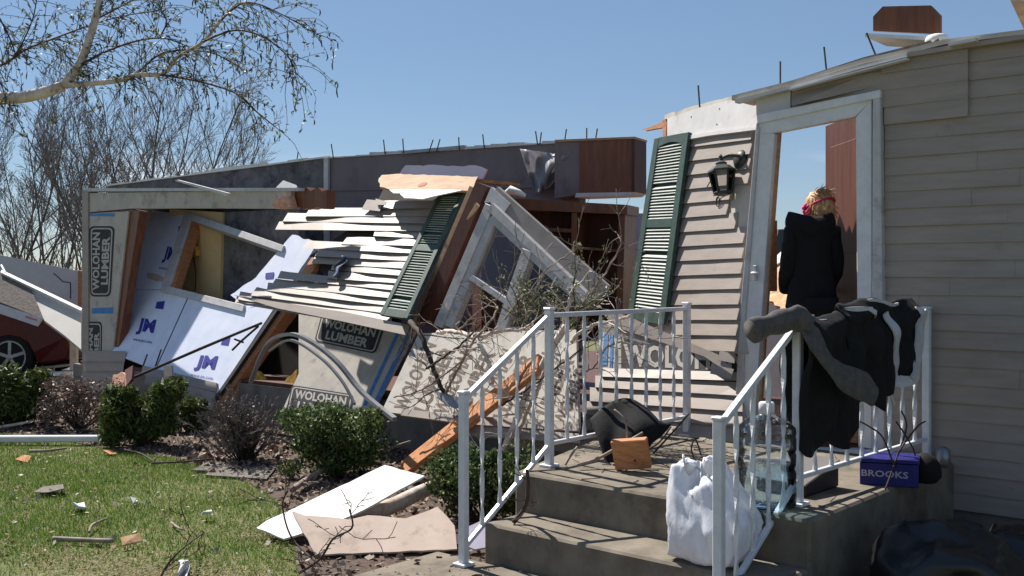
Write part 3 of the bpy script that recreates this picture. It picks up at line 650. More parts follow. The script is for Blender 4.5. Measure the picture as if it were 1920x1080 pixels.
for x, y0, y1, dx in ((625, 292, 270, -4), (556, 302, 285, 3), (722, 285, 262, -3), (757, 283, 260, -2), (804, 282, 262, 8), (818, 281, 261, 7), (861, 277, 257, -1), (908, 274, 252, -3), (1008, 268, 246, -4), (1012, 268, 248, 3), (1058, 265, 242, 4), (1100, 262, 240, 0), (1116, 262, 241, 4)):
    MB().tube([PB_.at(x, y0+4, .03), PB_.at(x+dx, y1, .03)], .007, 5).build('nail', m_nail, rw2 if x > 620 else rw)
pxpoly(PB_, [(752, 283), (870, 272), (870, 278), (752, 289)], .05, .03).build('loose_trim', m_metal, rw2)
pxpoly(PB_, [(620, 352), (1000, 346), (1000, 352), (620, 358)], .02, .02).build('rail_moulding', m_taupe, rw2)
uc = thing('wall_cabinet', 'dark brown wall cabinet box left hanging at the end of the room wall', 'cabinet', V((1.0, 9.9, 1.9)))
PC = PL(P(1040, 300, 10.15), P(1190, 300, 9.75), P(1040, 360, 10.15))
pxpoly(PC, [(1086, 263), (1184, 260), (1184, 360), (1086, 364)], .30, 0).build('carcass', m_redwood, uc)
pxpoly(PC, [(1184, 258), (1190, 258), (1190, 360), (1184, 360)], .30, .004).build('side_panel', m_dkwood, uc)
pxpoly(PC, [(1080, 362), (1190, 360), (1182, 366), (1078, 370)], .30, .01).build('bottom_board', m_frieze, uc)
pxpoly(PC, [(1040, 266), (1086, 263), (1086, 364), (1040, 372)], .30, -.01).build('end_panel', m_taupe, uc)
pxpoly(PC, [(1040, 262), (1190, 256), (1190, 260), (1040, 266)], .32, .012).build('top_board', m_ply, uc)
# plastic sheet torn and hanging
fil = MB(); TP = [(972, 282), (1000, 276), (1040, 286), (1078, 298), (1036, 330), (1020, 366), (1004, 360), (985, 315)]
rr = random.Random(8)
def filmf(u, v):
    x = 975 + 100*u*(1-.72*v) + 28*v; y = 279 + 14*u + 88*v*(1-.35*u)
    return PB_.at(x, y, .10 + .05*math.sin(9*u+5*v) + .03*math.sin(17*u-4*v))
fil.grid(24, 18, filmf); o = fil.build('plastic_sheet', m_film, smooth=True, solid=.002); tag(o, 'torn translucent plastic sheet hanging on the taupe room wall', 'plastic sheet')
# open shelf cabinet below
PK = PL(P(950, 400, 9.35), P(1176, 400, 8.9), P(950, 500, 9.35))
bc = thing('shelf_cabinet', 'reddish brown open shelf cabinet standing tilted behind the window', 'cabinet', P(1060, 640, 9.2))
pxpoly(PK, [(940, 371), (1176, 384), (1176, 402), (950, 392)], .35, .02).build('top_board', m_redwood, bc)
pxpoly(PK, [(946, 392), (1172, 402), (1165, 640), (960, 640)], .02, -.33).build('back_panel', m_dkwood, bc)
pxpoly(PK, [(1072, 398), (1082, 399), (1078, 640), (1068, 640)], .33, .0).build('divider', m_redwood, bc)
pxpoly(PK, [(1160, 402), (1172, 402), (1166, 640), (1154, 640)], .33, .0).build('side_panel', m_redwood, bc)
pxpoly(PK, [(1010, 426), (1072, 429), (1072, 436), (1010, 433)], .30, -.01).build('shelf', m_redwood, bc)
pxpoly(PK, [(1082, 462), (1160, 468), (1160, 473), (1082, 467)], .30, -.01).build('shelf', m_redwood, bc)
o = MB().tube([PK.at(943, 366, -.1), PK.at(958, 357, -.1), PK.at(972, 362, -.1), PK.at(984, 367, -.1)], [.02, .045, .035, .02], 8).build('cloth_bundle', m_gyp, smooth=True); tag(o, 'small white bundle lying on the shelf cabinet top', 'cloth')
# lilac wall remnant right of cabinet
o = MB().poly([P(x, y, 9.6) for x, y in ((1165, 405), (1180, 400), (1222, 400), (1222, 700), (1165, 700))], V((.02, .1, 0))).build('lilac_wall', m_lilac); tag(o, 'pale lilac wall remnant between the shelf cabinet and the upright shutter', 'wall')
o = MB().poly([P(x, y, 9.5) for x, y in ((1172, 515), (1200, 512), (1200, 560), (1172, 560))], V((.02, .04, 0))).build('picture_board', m_redwood); tag(o, 'small red brown board against the lilac wall remnant', 'board')
# cream inner wall seen through the foam-board window hole
PI = PL(H(7.2, -1.0, 1), H(8.6, -.95, 1), H(7.2, -1.0, 2))
o = pxpoly(PI, [(318, 392), (416, 398), (410, 640), (300, 640)], .1, 0).build('cream_wall', m_cream); tag(o, 'cream painted inner wall seen through the hole in the foam board', 'wall')
o = pxpoly(PI, [(416, 398), (560, 392), (560, 640), (411, 640)], .1, -.04).build('grey_wall', m_mottle); tag(o, 'dark grey inner wall right of the cream wall in the opening', 'wall')
o = pxpoly(PI, [(345, 472), (356, 492), (342, 497)], .005, .01).build('torn_hole', m_dark, None); tag(o, 'small dark torn patch on the cream inner wall', 'debris')
o = MB().tube([PI.at(363, 480, .02), PI.at(367, 510, .03), PI.at(366, 545, .02)], .006, 5).build('hanging_cable', m_print); tag(o, 'thin dark cable hanging down the cream inner wall', 'cable')
o = pxpoly(PI, [(352, 455), (366, 463), (367, 480), (354, 482), (350, 470)], .06, .07, jag=.01, seed=5).build('insulation_clump', m_insul); tag(o, 'yellow insulation clump at the left of the cream inner wall', 'insulation')
# ================================================================== FALLEN FOAM-BOARD WALL PANEL
PJ = PL(wp(210, 662, .02), wp(405, 757, .18), wp(285, 395, -.95))
jp = thing('foam_wall_panel', 'leaning white and blue foam board wall panel with logos and a window hole', 'wall panel', wp(310, 740, .1))
pxpoly(PJ, [(285, 395), (352, 402), (308, 543), (243, 543)], .05, 0, jag=.006, seed=1).build('foam_sheet', m_foam, jp)
pxpoly(PJ, [(242, 544), (307, 544), (352, 556), (290, 693), (210, 662)], .05, 0).build('foam_sheet', m_foam, jp)
pxpoly(PJ, [(354, 557), (455, 580), (520, 568), (404, 744), (292, 694)], .05, 0).build('foam_sheet', m_foam, jp)
pxpoly(PJ, [(548, 440), (596, 455), (522, 568), (457, 578), (432, 553), (480, 520)], .05, -.004, jag=.01, seed=2).build('foam_sheet', m_foam, jp)
bar(PJ, (352, 402), (306, 548), 14, .12, .02).build('window_frame_side', m_casing, jp, bevel=.004)
bar(PJ, (346, 402), (530, 466), 13, .12, .024).build('window_frame_head', m_casing, jp, bevel=.004)
bar(PJ, (304, 540), (456, 578), 13, .12, .024).build('window_frame_sill', m_casing, jp, bevel=.004)
bar(PJ, (362, 414), (322, 538), 10, .10, -.01).build('window_stud', m_stud, jp)
pxpoly(PJ, [(276, 512), (296, 514), (308, 520), (306, 530), (290, 526), (276, 520)], .001, .003, jag=.012, seed=6).build('torn_facer', m_beige, jp)
def jm(tl, tr, br, bl, sub=True):
    f = frame_fn(PJ, tl, tr, br, bl)
    text_on(lambda u, v: f(u, .32+.68*v, .004), 'JM', 'lettering', m_jm, jp, .045, .0)
    if sub: text_on(lambda u, v: f(-.05+1.1*u, .03+.16*v, .004), 'www.jm.com', 'lettering', m_jm, jp, .0)
jm((262, 596), (294, 600), (282, 648), (250, 642)); jm((372, 666), (410, 668), (396, 716), (358, 708)); jm((312, 462), (332, 464), (322, 512), (298, 508))
for q in ([(294, 566), (309, 564), (306, 580), (291, 578)], [(418, 634), (432, 632), (428, 648), (414, 646)], [(498, 512), (514, 510), (512, 521), (497, 522)], [(456, 562), (466, 564), (463, 570), (454, 570)], [(335, 424), (343, 424), (341, 434), (334, 434)]):
    pxpoly(PJ, q, .001, .003).build('printed_mark', m_jm, jp)
bar(PJ, (353, 557), (291, 694), 1.2, .001, .002).build('seam', m_print, jp)
bar(PJ, (276, 664), (266, 692), 2.5, .001, .003).build('scratch', m_print, jp); bar(PJ, (302, 655), (290, 690), 2.5, .001, .003).build('scratch', m_print, jp)
for i, y in enumerate((690, 708, 724)):
    bar(PJ, (266+6*i, y+4), (404-2*i, y+36), 17, .03, .02+.004*(2-i)).build('siding_plank', m_siding, jp)
# the stud and edge at its right-hand side
bar(PJ, (530, 572), (398, 760), 26, .12, -.03).build('edge_stud', m_stud, jp)
bar(PJ, (528, 566), (404, 746), 5, .05, .012).build('edge_trim', m_print, jp)
# dark cavity behind, insulation
PX = PL(H(5.0, -.55, .5), H(7.4, -.55, .5), H(5.0, -.9, 2))
o = pxpoly(PX, [(395, 770), (620, 775), (640, 560), (520, 560), (430, 690)], .03, 0).build('cavity_shade_board', m_dark); tag(o, 'board coloured dark for the shade of the cavity right of the foam panel', 'boards')  # near-black colour stands in for the shade inside the cavity
o = pxpoly(PX, [(455, 706), (480, 694), (500, 716), (530, 720), (556, 692), (554, 716), (520, 742), (490, 744), (470, 724)], .06, .42, jag=.02, seed=6).build('insulation_batt', m_insul); tag(o, 'torn yellow insulation batt in the dark cavity below the fallen siding', 'insulation')
o = bar(PX, (600, 520), (490, 660), 6, .05, .12).build('thin_stud', m_frieze); tag(o, 'thin pale stud slanting through the dark cavity', 'stud')
# ================================================================== FALLEN SIDING SECTION
PCs = PL(wp(742, 618, .42), wp(440, 553, .12), wp(840, 375, -.34))
sc_ = thing('fallen_siding_wall', 'large sunlit fallen siding section with ragged left ends above the printed sheathing', 'wall panel', wp(740, 620, .3))
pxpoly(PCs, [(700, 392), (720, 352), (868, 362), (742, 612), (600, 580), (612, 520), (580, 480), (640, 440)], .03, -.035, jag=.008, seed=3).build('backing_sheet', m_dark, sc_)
lefts = [700, 571, 530, 516, 700, 640, 566, 590, 584, 620, 614, 520, 508, 500, 470, 446, 440]
rr = random.Random(21)
for k, xl in enumerate(lefts):
    yr = 384 + 14.2*k; xr = 836 - (yr-384)*.475
    def yl(x, kk=k, yr=yr, xr=xr):
        y560 = 385 + 12.4*kk; s = (yr - y560)/(xr-560); return yr + (x-xr)*s
    n = 10; mb = MB()
    for q in range(n+1):
        f = q/n; x = xl+(xr-xl)*f; y = yl(x); hp = 13.4 + .8*math.sin(k)
        wob = .010*math.sin(f*5+k*1.9)+.005*math.sin(f*13+k); wob *= (1-f*.6); yb = y + (2.2*math.sin(k*2.7)*(1-f))
        xt = x + (rr.uniform(2, 14) if q == 0 else 0)
        mb.v += [PCs.at(x, yb+hp*.5, .000+wob), PCs.at(x, yb+hp*.5, .026+wob), PCs.at(xt, yb-hp*.62, .004+wob), PCs.at(xt, yb-hp*.62, -.012+wob)]
    for q in range(n):
        a = 4*q
        for m_ in range(4): mb.f.append((a+m_, a+(m_+1) % 4, a+4+(m_+1) % 4, a+4+m_))
    mb.f += [(0, 1, 2, 3), (4*n+3, 4*n+2, 4*n+1, 4*n)]
    mb.build('siding_plank', m_siding, sc_)
pxpoly(PCs, [(438, 553), (520, 566), (640, 584), (752, 606), (760, 628), (640, 602), (520, 578)], .008, .05).build('starter_strip', m_siding, sc_)
pxpoly(PCs, [(573, 500), (585, 482), (600, 486), (578, 520), (560, 522)], .05, .0).build('bare_stud', m_stud, sc_)
pxpoly(PCs, [(688, 374), (716, 376), (712, 396), (678, 392)], .005, .05).build('torn_siding', m_siding, sc_)
pxpoly(PCs, [(704, 372), (725, 378), (722, 384), (706, 384)], .005, .07).build('torn_siding', m_siding, sc_)
o = MB().grid(6, 10, lambda u, v: PCs.at(640-18*v+10*u+4*math.sin(v*9), 478+40*v+4*u, .06+.03*math.sin(u*5+v*7))).build('blue_rag', m_rag, solid=.004, smooth=True); tag(o, 'small blue grey rag lying on the fallen siding', 'rag')
shutter('window_shutter', 'green louvred shutter slanting between the fallen siding and the tilted window', PCs, (838, 366), (884, 366), (776, 608), (724, 600), .055, 44, arch=False, broken=((0, 4), (1, 5)))
# plywood and torn paper over the top
PY = PL(wp(712, 350, -.20), wp(884, 358, -.20), wp(742, 326, -.42))
o = pxpoly(PY, [(710, 335), (716, 328), (742, 326), (896, 331), (884, 358), (860, 357), (735, 356), (712, 350)], .02, 0, jag=.008, seed=8).build('plywood_strip', m_ply); tag(o, 'tan plywood strip with a faint red stamp over the fallen siding', 'plywood')
MB().lathe(PY.at(792, 346, .001), [(.045, 0), (.045, .002)], 14, PY.n).build('red_stamp', m_redmark, o)
PY2 = PL(wp(735, 355, -.17), wp(865, 357, -.17), wp(790, 374, .06))
o = pxpoly(PY2, [(729, 354), (868, 356), (830, 364), (792, 373), (758, 371), (750, 362), (738, 362)], .008, 0, jag=.006, seed=9).build('torn_white_paper', m_gyp); tag(o, 'torn white board flap curling under the tan plywood strip', 'board')
PY3 = PL(wp(750, 320, -.6), wp(910, 320, -.6), wp(750, 300, -.62))
o = pxpoly(PY3, [(752, 320), (760, 310), (830, 310), (900, 312), (912, 318), (904, 336), (745, 336)], .02, 0, jag=.01, seed=10).build('grey_sheet', m_lilac); tag(o, 'pale grey ragged sheet standing behind the tan plywood strip', 'sheet')
o = MB().poly([wp(x, y, -.40) for x, y in ((884, 336), (925, 338), (925, 344), (884, 342))], -N*.35).build('lumber_end', m_stud); tag(o, 'short pine lumber end at the peak of the tilted window', 'lumber')
# ================================================================== TILTED WINDOW
PWn = PL(wp(815, 612, .26), wp(1110, 640, .30), wp(918, 372, .10))
wn = thing('tilted_window', 'white framed window tipped corner up in the middle of the wreckage', 'window', wp(900, 640, .2))
bar(PWn, (903, 345), (792, 606), 24, .16, -.03).build('rough_jamb', m_dkwood, wn)
bar(PWn, (884, 350), (776, 606), 8, .10, -.06).build('jamb_edge', m_ply, wn)
bar(PWn, (922, 362), (1130, 548), 34, .035, -.04).build('head_board', m_winboard, wn, bevel=.004)
pxpoly(PWn, [(921, 350), (956, 382), (944, 400), (918, 378), (908, 380)], .035, -.03).build('corner_board', m_casing, wn)
bar(PWn, (917, 384), (820, 612), 17, .06, .01).build('outer_frame', m_wincase, wn, bevel=.004)
bar(PWn, (917, 386), (1106, 566), 17, .06, .012).build('outer_frame', m_wincase, wn, bevel=.004)
bar(PWn, (922, 408), (838, 612), 18, .07, .0).build('sash_stile', m_wincase, wn, bevel=.004)
bar(PWn, (920, 406), (1090, 566), 16, .07, .002).build('sash_rail', m_wincase, wn, bevel=.004)
bar(PWn, (988, 468), (936, 622), 19, .08, .012).build('mullion', m_wincase, wn, bevel=.004)
bar(PWn, (874, 514), (950, 566), 12, .07, .006).build('glazing_bar', m_wincase, wn, bevel=.004)
pxpoly(PWn, [(922, 420), (982, 470), (946, 560), (878, 512)], .005, -.03).build('pane', m_glass, wn)
pxpoly(PWn, [(1002, 486), (1078, 560), (1060, 622), (950, 622)], .005, -.03).build('pane', m_glass, wn)
MB().poly([PWn.at(x, y, .02) for x, y in ((892, 380), (897, 385), (882, 404), (874, 411))], -PWn.n*.02).build('splinter', m_ply, wn)
# things dimly seen inside the window
o = MB().box(P(935, 545, 9.6), V((.2, .05, 0)), V((-.05, .2, 0)), V((0, 0, .5))).build('cupboard', m_dkwood, bevel=.01); tag(o, 'brown cupboard seen dimly through the tilted window', 'cupboard')
o = MB().grid(8, 12, lambda u, v: P(846+26*u+6*math.sin(v*6), 535+75*v, 8.75+.08*math.sin(u*6+v*5))).build('purple_cloth', m_rag, smooth=True, solid=.01); tag(o, 'greyish purple cloth hanging at the lower left of the tilted window', 'cloth')
# ================================================================== PRINTED SHEATHING BELOW THE FALLEN SIDING
PDs = PL(wp(530, 765, .12), wp(695, 775, .14), wp(700, 600, -.30))
sh = thing('printed_sheathing', 'sheathing panel printed with a large dark badge under the fallen siding', 'wall panel', wp(620, 775, .1))
pxpoly(PDs, [(560, 570), (782, 612), (696, 772), (660, 778), (530, 768), (560, 700)], .03, 0).build('board', m_sheath, sh)
fd = frame_fn(PDs, (604, 588), (722, 612), (704, 664), (590, 640))
lumber_label(lambda u, v, w=0: fd(u, v, .003+w), sh, 1.9, nrm=PDs.n)
fd2 = frame_fn(PDs, (548, 722), (664, 740), (656, 792), (536, 774))
lumber_label(lambda u, v, w=0: fd2(u, v, .003+w), sh, 1.9, nrm=PDs.n)
bar(PDs, (745, 626), (684, 760), 6, .001, .003).build('blue_stripe', m_blue, sh); bar(PDs, (766, 626), (700, 764), 8, .001, .003).build('blue_stripe', m_blue, sh)
# ================================================================== SHEATHING WITH REPEATED LETTERING
PE = PL(wp(700, 790, .88), wp(1000, 810, .82), wp(880, 615, .36))
ls = thing('lettered_sheathing', 'pale sheathing sheet covered in repeated stencilled lettering beneath the fallen branches', 'wall panel', wp(850, 790, .4))
pxpoly(PE, [(785, 625), (1080, 618), (1085, 800), (1000, 800), (715, 772)], .03, -.005).build('board', m_sheath, ls)
for col in range(9):
    sx, sy = 738 + 37*col, 764 + 3.5*col; ex, ey = sx + 56, sy - 126 + (4 if col % 2 else 0)
    def fx(u, v, sx=sx, sy=sy, ex=ex, ey=ey): return PE.at(sx + (ex-sx)*u + 25*(1-v), sy + (ey-sy)*u + 9*(1-v), -.0038)
    text_on(fx, 'WOLOHAN' if col % 2 == 0 else 'LUMBER', 'lettering', m_grey_letter, ls, .035)
bar(PE, (752, 772), (860, 786), 13, .02, .05).build('siding_plank', m_siding, ls)
bar(PE, (855, 786), (1085, 800), 16, .02, .05).build('siding_plank', m_siding, ls)
bar(PE, (870, 806), (1085, 822), 18, .02, .065).build('siding_plank', m_siding, ls)
PE2 = PL(wp(860, 840, .62), wp(1090, 840, .6), wp(900, 700, .4))
bar(PE2, (950, 826), (1092, 838), 24, .02, .03).build('siding_plank', m_siding, ls)
# small metal channel by the post
o = pxpoly(PL(wp(815, 730, .95), wp(880, 760, 1.0), wp(815, 700, .9)), [(812, 728), (822, 735), (852, 742), (884, 752), (872, 764), (848, 764), (824, 750)], .02, 0).build('metal_channel', m_metal); tag(o, 'short grey metal channel lying behind the lower left railing post', 'metal')
# ================================================================== CURVED FLASHING STRIPS AND RODS
def arcs(pts, r, name, label, mat, cat):
    o = MB().tube([V(p) for p in pts], r, 6).build(name, mat, smooth=True); return tag(o, label, cat)
def cat_curve(pp, n=8):
    out = []
    for i in range(len(pp)-1):
        p0 = pp[max(i-1, 0)]; p1 = pp[i]; p2 = pp[i+1]; p3 = pp[min(i+2, len(pp)-1)]
        for k in range(n):
            t = k/n; out.append(.5*((2*p1)+(p2-p0)*t+(2*p0-5*p1+4*p2-p3)*t*t+(3*p1-p0-3*p2+p3)*t**3))
    out.append(pp[-1]); return out
def ribbon(name, px, w, h, mat, label, cat):
    pts = cat_curve([wp(*p) for p in px], 8); mb = MB()
    for a, b in zip(pts, pts[1:]):
        pass
    i0 = 0
    for p in pts: mb.v += [p+N*w, p-N*w, p-N*w+V((0, 0, h)), p+N*w+V((0, 0, h))]
    for k in range(len(pts)-1):
        a = 4*k
        for j in range(4): mb.f.append((a+j, a+(j+1) % 4, a+4+(j+1) % 4, a+4+j))
    mb.f += [(0, 1, 2, 3), (4*len(pts)-1, 4*len(pts)-2, 4*len(pts)-3, 4*len(pts)-4)]
    return tag(mb.build(name, mat), label, cat)
ribbon('bent_trim', [(470, 720, .45), (500, 650, .45), (540, 630, .5), (580, 642, .5), (630, 680, .55), (680, 740, .6), (740, 790, 1.0)], .022, .03, m_metal, 'outer of two bent grey trim strips arching over the dark cavity', 'trim')
ribbon('bent_trim', [(505, 660, .5), (545, 640, .55), (600, 672, .6), (640, 715, .65), (665, 760, .7)], .012, .02, m_metal, 'inner of two bent grey trim strips arching over the dark cavity', 'trim')
o = MB().tube([wp(232, 716, .30), wp(380, 652, .32), wp(490, 606, .30)], [.016, .016, .013], 6).build('thin_rod', m_dkbranch); tag(o, 'thin dark rod leaning across the front of the foam panel', 'rod')
o = MB().tube([wp(484, 612, .30), wp(452, 640, .33), wp(436, 656, .30)], .012, 6).build('hooked_twig', m_dkbranch); tag(o, 'short dark hooked twig at the upper end of the thin rod', 'twig')
o = MB().tube([wp(440, 636, .31), wp(456, 642, .32)], .01, 6).build('twig_spur', m_dkbranch); tag(o, 'tiny twig spur crossing the hooked twig', 'twig')
o = bar(PL(wp(312, 760, .5), wp(330, 760, .5), wp(312, 680, .42)), (314, 686), (320, 770), 15, .02, 0).build('siding_scrap', m_siding); tag(o, 'upright beige siding scrap behind the green juniper shrub', 'siding')
o = pxpoly(PL(wp(210, 740, .45), wp(240, 740, .45), wp(210, 690, .35)), [(206, 726), (212, 702), (228, 697), (240, 706), (236, 724), (220, 732)], .08, 0, jag=.02, seed=4).build('insulation_lump', m_pinkins); tag(o, 'pinkish insulation lump below the standing corner wall', 'insulation')
o = pxpoly(PL(wp(235, 730, .5), wp(250, 730, .5), wp(235, 690, .35)), [(234, 694), (249, 685), (247, 710), (238, 722)], .03, 0).build('brown_board_scrap', m_dkwood); tag(o, 'small dark brown board scrap beside the pinkish insulation lump', 'board')
# ================================================================== BEAM AND BOARDS ON THE GROUND
a = G(753, 884, .06); b = wp(1012, 682, .92)
d = (b-a).normalized(); s = d.cross(V((0, 0, 1))).normalized(); up = s.cross(d)
tilt = (up*.75 + V((0, -.75, 0))).normalized(); tilt = (tilt - d*tilt.dot(d)).normalized(); s2 = d.cross(tilt)
bm = thing('wooden_beam', 'orange pine plank leaning from the ground up behind the left railing', 'plank', a)
MB().box((a+b)/2, d*((b-a).length/2), s2*.085, tilt*.022).build('timber', m_beam, bm, bevel=.005)
for f_ in (.12, .3, .62, .85):
    c = a.lerp(b, f_) + tilt*.0225; MB().lathe(c, [(.006, 0), (.006, .002)], 6, tilt).build('nail_head', m_print, bm)
PG1 = PL(G(532, 1010, .03), G(481, 990, .05), P(796, 892, 6.15))
o = pxpoly(PG1, [(481, 990), (500, 976), (552, 953), (721, 872), (796, 892), (700, 946), (660, 966), (560, 1002), (532, 1010)], .012, 0, jag=.004, seed=5).build('white_board', m_gyp); tag(o, 'bright white wall board lying on the lawn edge below the plank', 'board')
PG2 = PL(G(590, 1040, .02), G(856, 1030, .02), P(700, 968, 5.78))
o = pxpoly(PG2, [(548, 958), (570, 966), (600, 968), (655, 974), (690, 966), (760, 972), (820, 950), (838, 968), (852, 985), (857, 1029), (592, 1040)], .012, 0, jag=.005, seed=6).build('beige_board', m_beige); tag(o, 'beige wall board propped up in front of the bright white board', 'board')
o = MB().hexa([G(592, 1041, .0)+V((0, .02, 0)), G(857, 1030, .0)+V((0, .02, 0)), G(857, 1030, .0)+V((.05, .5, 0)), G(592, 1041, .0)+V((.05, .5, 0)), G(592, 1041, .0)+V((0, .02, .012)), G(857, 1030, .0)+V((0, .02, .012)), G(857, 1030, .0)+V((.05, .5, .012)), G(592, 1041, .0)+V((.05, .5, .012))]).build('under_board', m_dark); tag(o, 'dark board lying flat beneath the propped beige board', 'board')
PG3 = PL(G(870, 1020, .05), G(920, 1020, .05), P(900, 970, 5.75))
o = pxpoly(PG3, [(866, 1010), (872, 990), (905, 975), (922, 985), (922, 1024), (890, 1030), (872, 1022)], .012, 0).build('grey_board', m_lilac); tag(o, 'small pale grey board between the lower railing post and the step', 'board')
# white downspout on the lawn edge
a = G(-60, 823, .04); b = G(236, 822, .05); d = (b-a).normalized(); s = d.cross(V((0, 0, 1)))
o = MB().box((a+b)/2, d*((b-a).length/2), s*.035, V((0, 0, .028))).build('downspout', m_white, bevel=.008); tag(o, 'white downspout pipe lying along the left edge of the lawn', 'downspout')
o = MB().hexa([G(385, 893, .0), G(500, 900, .0), G(520, 876, .0), G(400, 878, .0)] + [p+V((0, 0, .01)) for p in (G(385, 893, .0), G(500, 900, .0), G(520, 876, .0), G(400, 878, .0))]).build('slate_scrap', m_shingle); tag(o, 'flat grey shingle scrap at the lawn edge left of the round shrub', 'shingle')
o = MB().hexa([G(360, 884, .0), G(420, 886, .0), G(450, 870, .0), G(390, 868, .0)] + [p+V((0, 0, .012)) for p in (G(360, 884, .0), G(420, 886, .0), G(450, 870, .0), G(390, 868, .0))]).build('slate_scrap', m_shingle); tag(o, 'smaller grey shingle scrap under the bare shrub', 'shingle')
# ================================================================== PLANTS
def rvec(r): 
    while True:
        v = V((r.uniform(-1, 1), r.uniform(-1, 1), r.uniform(-1, 1)))
        if .05 < v.length < 1: return v.normalized()
def wander(r, p, d, L, n, bend=.25, up=.0):
    pts = [p.copy()]; d = d.normalized()
    for k in range(n):
        d = (d + rvec(r)*bend + V((0, 0, up))).normalized(); p = p + d*(L/n); pts.append(p.copy())
    return pts, d
def grow(mbs, r, p, d, L, rad, depth, maxd, bend, up, nch, ang, lf, sides, minr=.0022):
    n = 5 if depth < maxd else 3
    pts, _ = wander(r, p, d, L, n, bend, up)
    mbs[min(depth, len(mbs)-1)].tube(pts, [max(rad*(1-.75*k/n), minr) for k in range(n+1)], sides if depth < 2 else 3, cap=False)
    if depth >= maxd: return
    for c in range(nch):
        f = .25 + .75*(c+r.random())/nch; k = min(int(f*n), n-1); q = pts[k].lerp(pts[k+1], f*n-k)
        td = (pts[k+1]-pts[k]).normalized(); side = rvec(r); side = (side - td*side.dot(td)).normalized()
        nd = (td*math.cos(ang)+side*math.sin(ang)).normalized()
        grow(mbs, r, q, nd, L*lf*r.uniform(.6, 1.1)*(1.1-.4*f), rad*.5*(1.1-.5*f), depth+1, maxd, bend*1.1, up, nch, ang, lf, sides, minr)
def bare_tree(label, px, Y, h, stems, spread, seed, maxd=3, nch=6, lean=0.0, rad=.05, name='bare_tree'):
    r = random.Random(seed); X = (px-960)/F*Y
    t = thing(name, label, 'tree', (X, Y, 0), 'bare trees beyond the houses')
    tr = MB(); cr = MB()
    for k in range(stems):
        a = -1 + 2*(k+.5)/stems if stems > 1 else 0
        d = V((a*spread + lean, r.uniform(-.3, .3), 1)).normalized()
        grow([tr, cr], r, V((X + a*.25, Y + r.uniform(-.2, .2), -.05)), d, h*r.uniform(.75, 1.0), rad*r.uniform(.7, 1.2), 0, maxd, .10, .05, nch, .55, .42, 6, .0042)
    tr.build('trunk', m_bark, t, recalc=False); cr.build('crown', m_twig, t, recalc=False)
bare_tree('bare multi-stemmed tree rising above the far wall header', 262, 25, 6.4, 12, .62, 1, nch=8, rad=.045)
bare_tree('bare tree leaning right behind the far left corner post', 120, 23, 5.2, 7, .8, 2, nch=7, rad=.036, lean=-.1)
bare_tree('bare tree at the left picture edge behind the fallen garage roof', -20, 24, 5.6, 7, .8, 3, nch=7, rad=.036, lean=.1)
bare_tree('slim bare tree farther back between the two left trees', 60, 32, 7.0, 7, .4, 4, nch=7, rad=.036)
bare_tree('slim bare tree farther back right of the multi-stemmed tree', 365, 33, 6.6, 7, .4, 5, nch=7, rad=.034)
bare_tree('slim bare tree farther back just left of the multi-stemmed tree', 190, 34, 7.4, 8, .45, 6, nch=7, rad=.036)
# distant brush and hedge line, one mass
r = random.Random(9); mb = MB()
for k in range(1500):
    x = r.uniform(-420, 520) if k % 3 else r.uniform(1100, 2300); Y = r.uniform(34, 46)
    p = V(((x-960)/F*Y, Y, 0)); pts, _ = wander(r, p, V((r.uniform(-.5, .5), r.uniform(-.3, .3), 1)), r.uniform(1.2, 3.0), 4, .3, .05)
    mb.tube(pts, [.03, .025, .018, .012, .008], 3, cap=False)
tag(mb.build('far_brush', m_twig, recalc=False, loc=(0, 40, 0)), 'tangled grey brush far behind the houses', 'brush', kind='stuff')
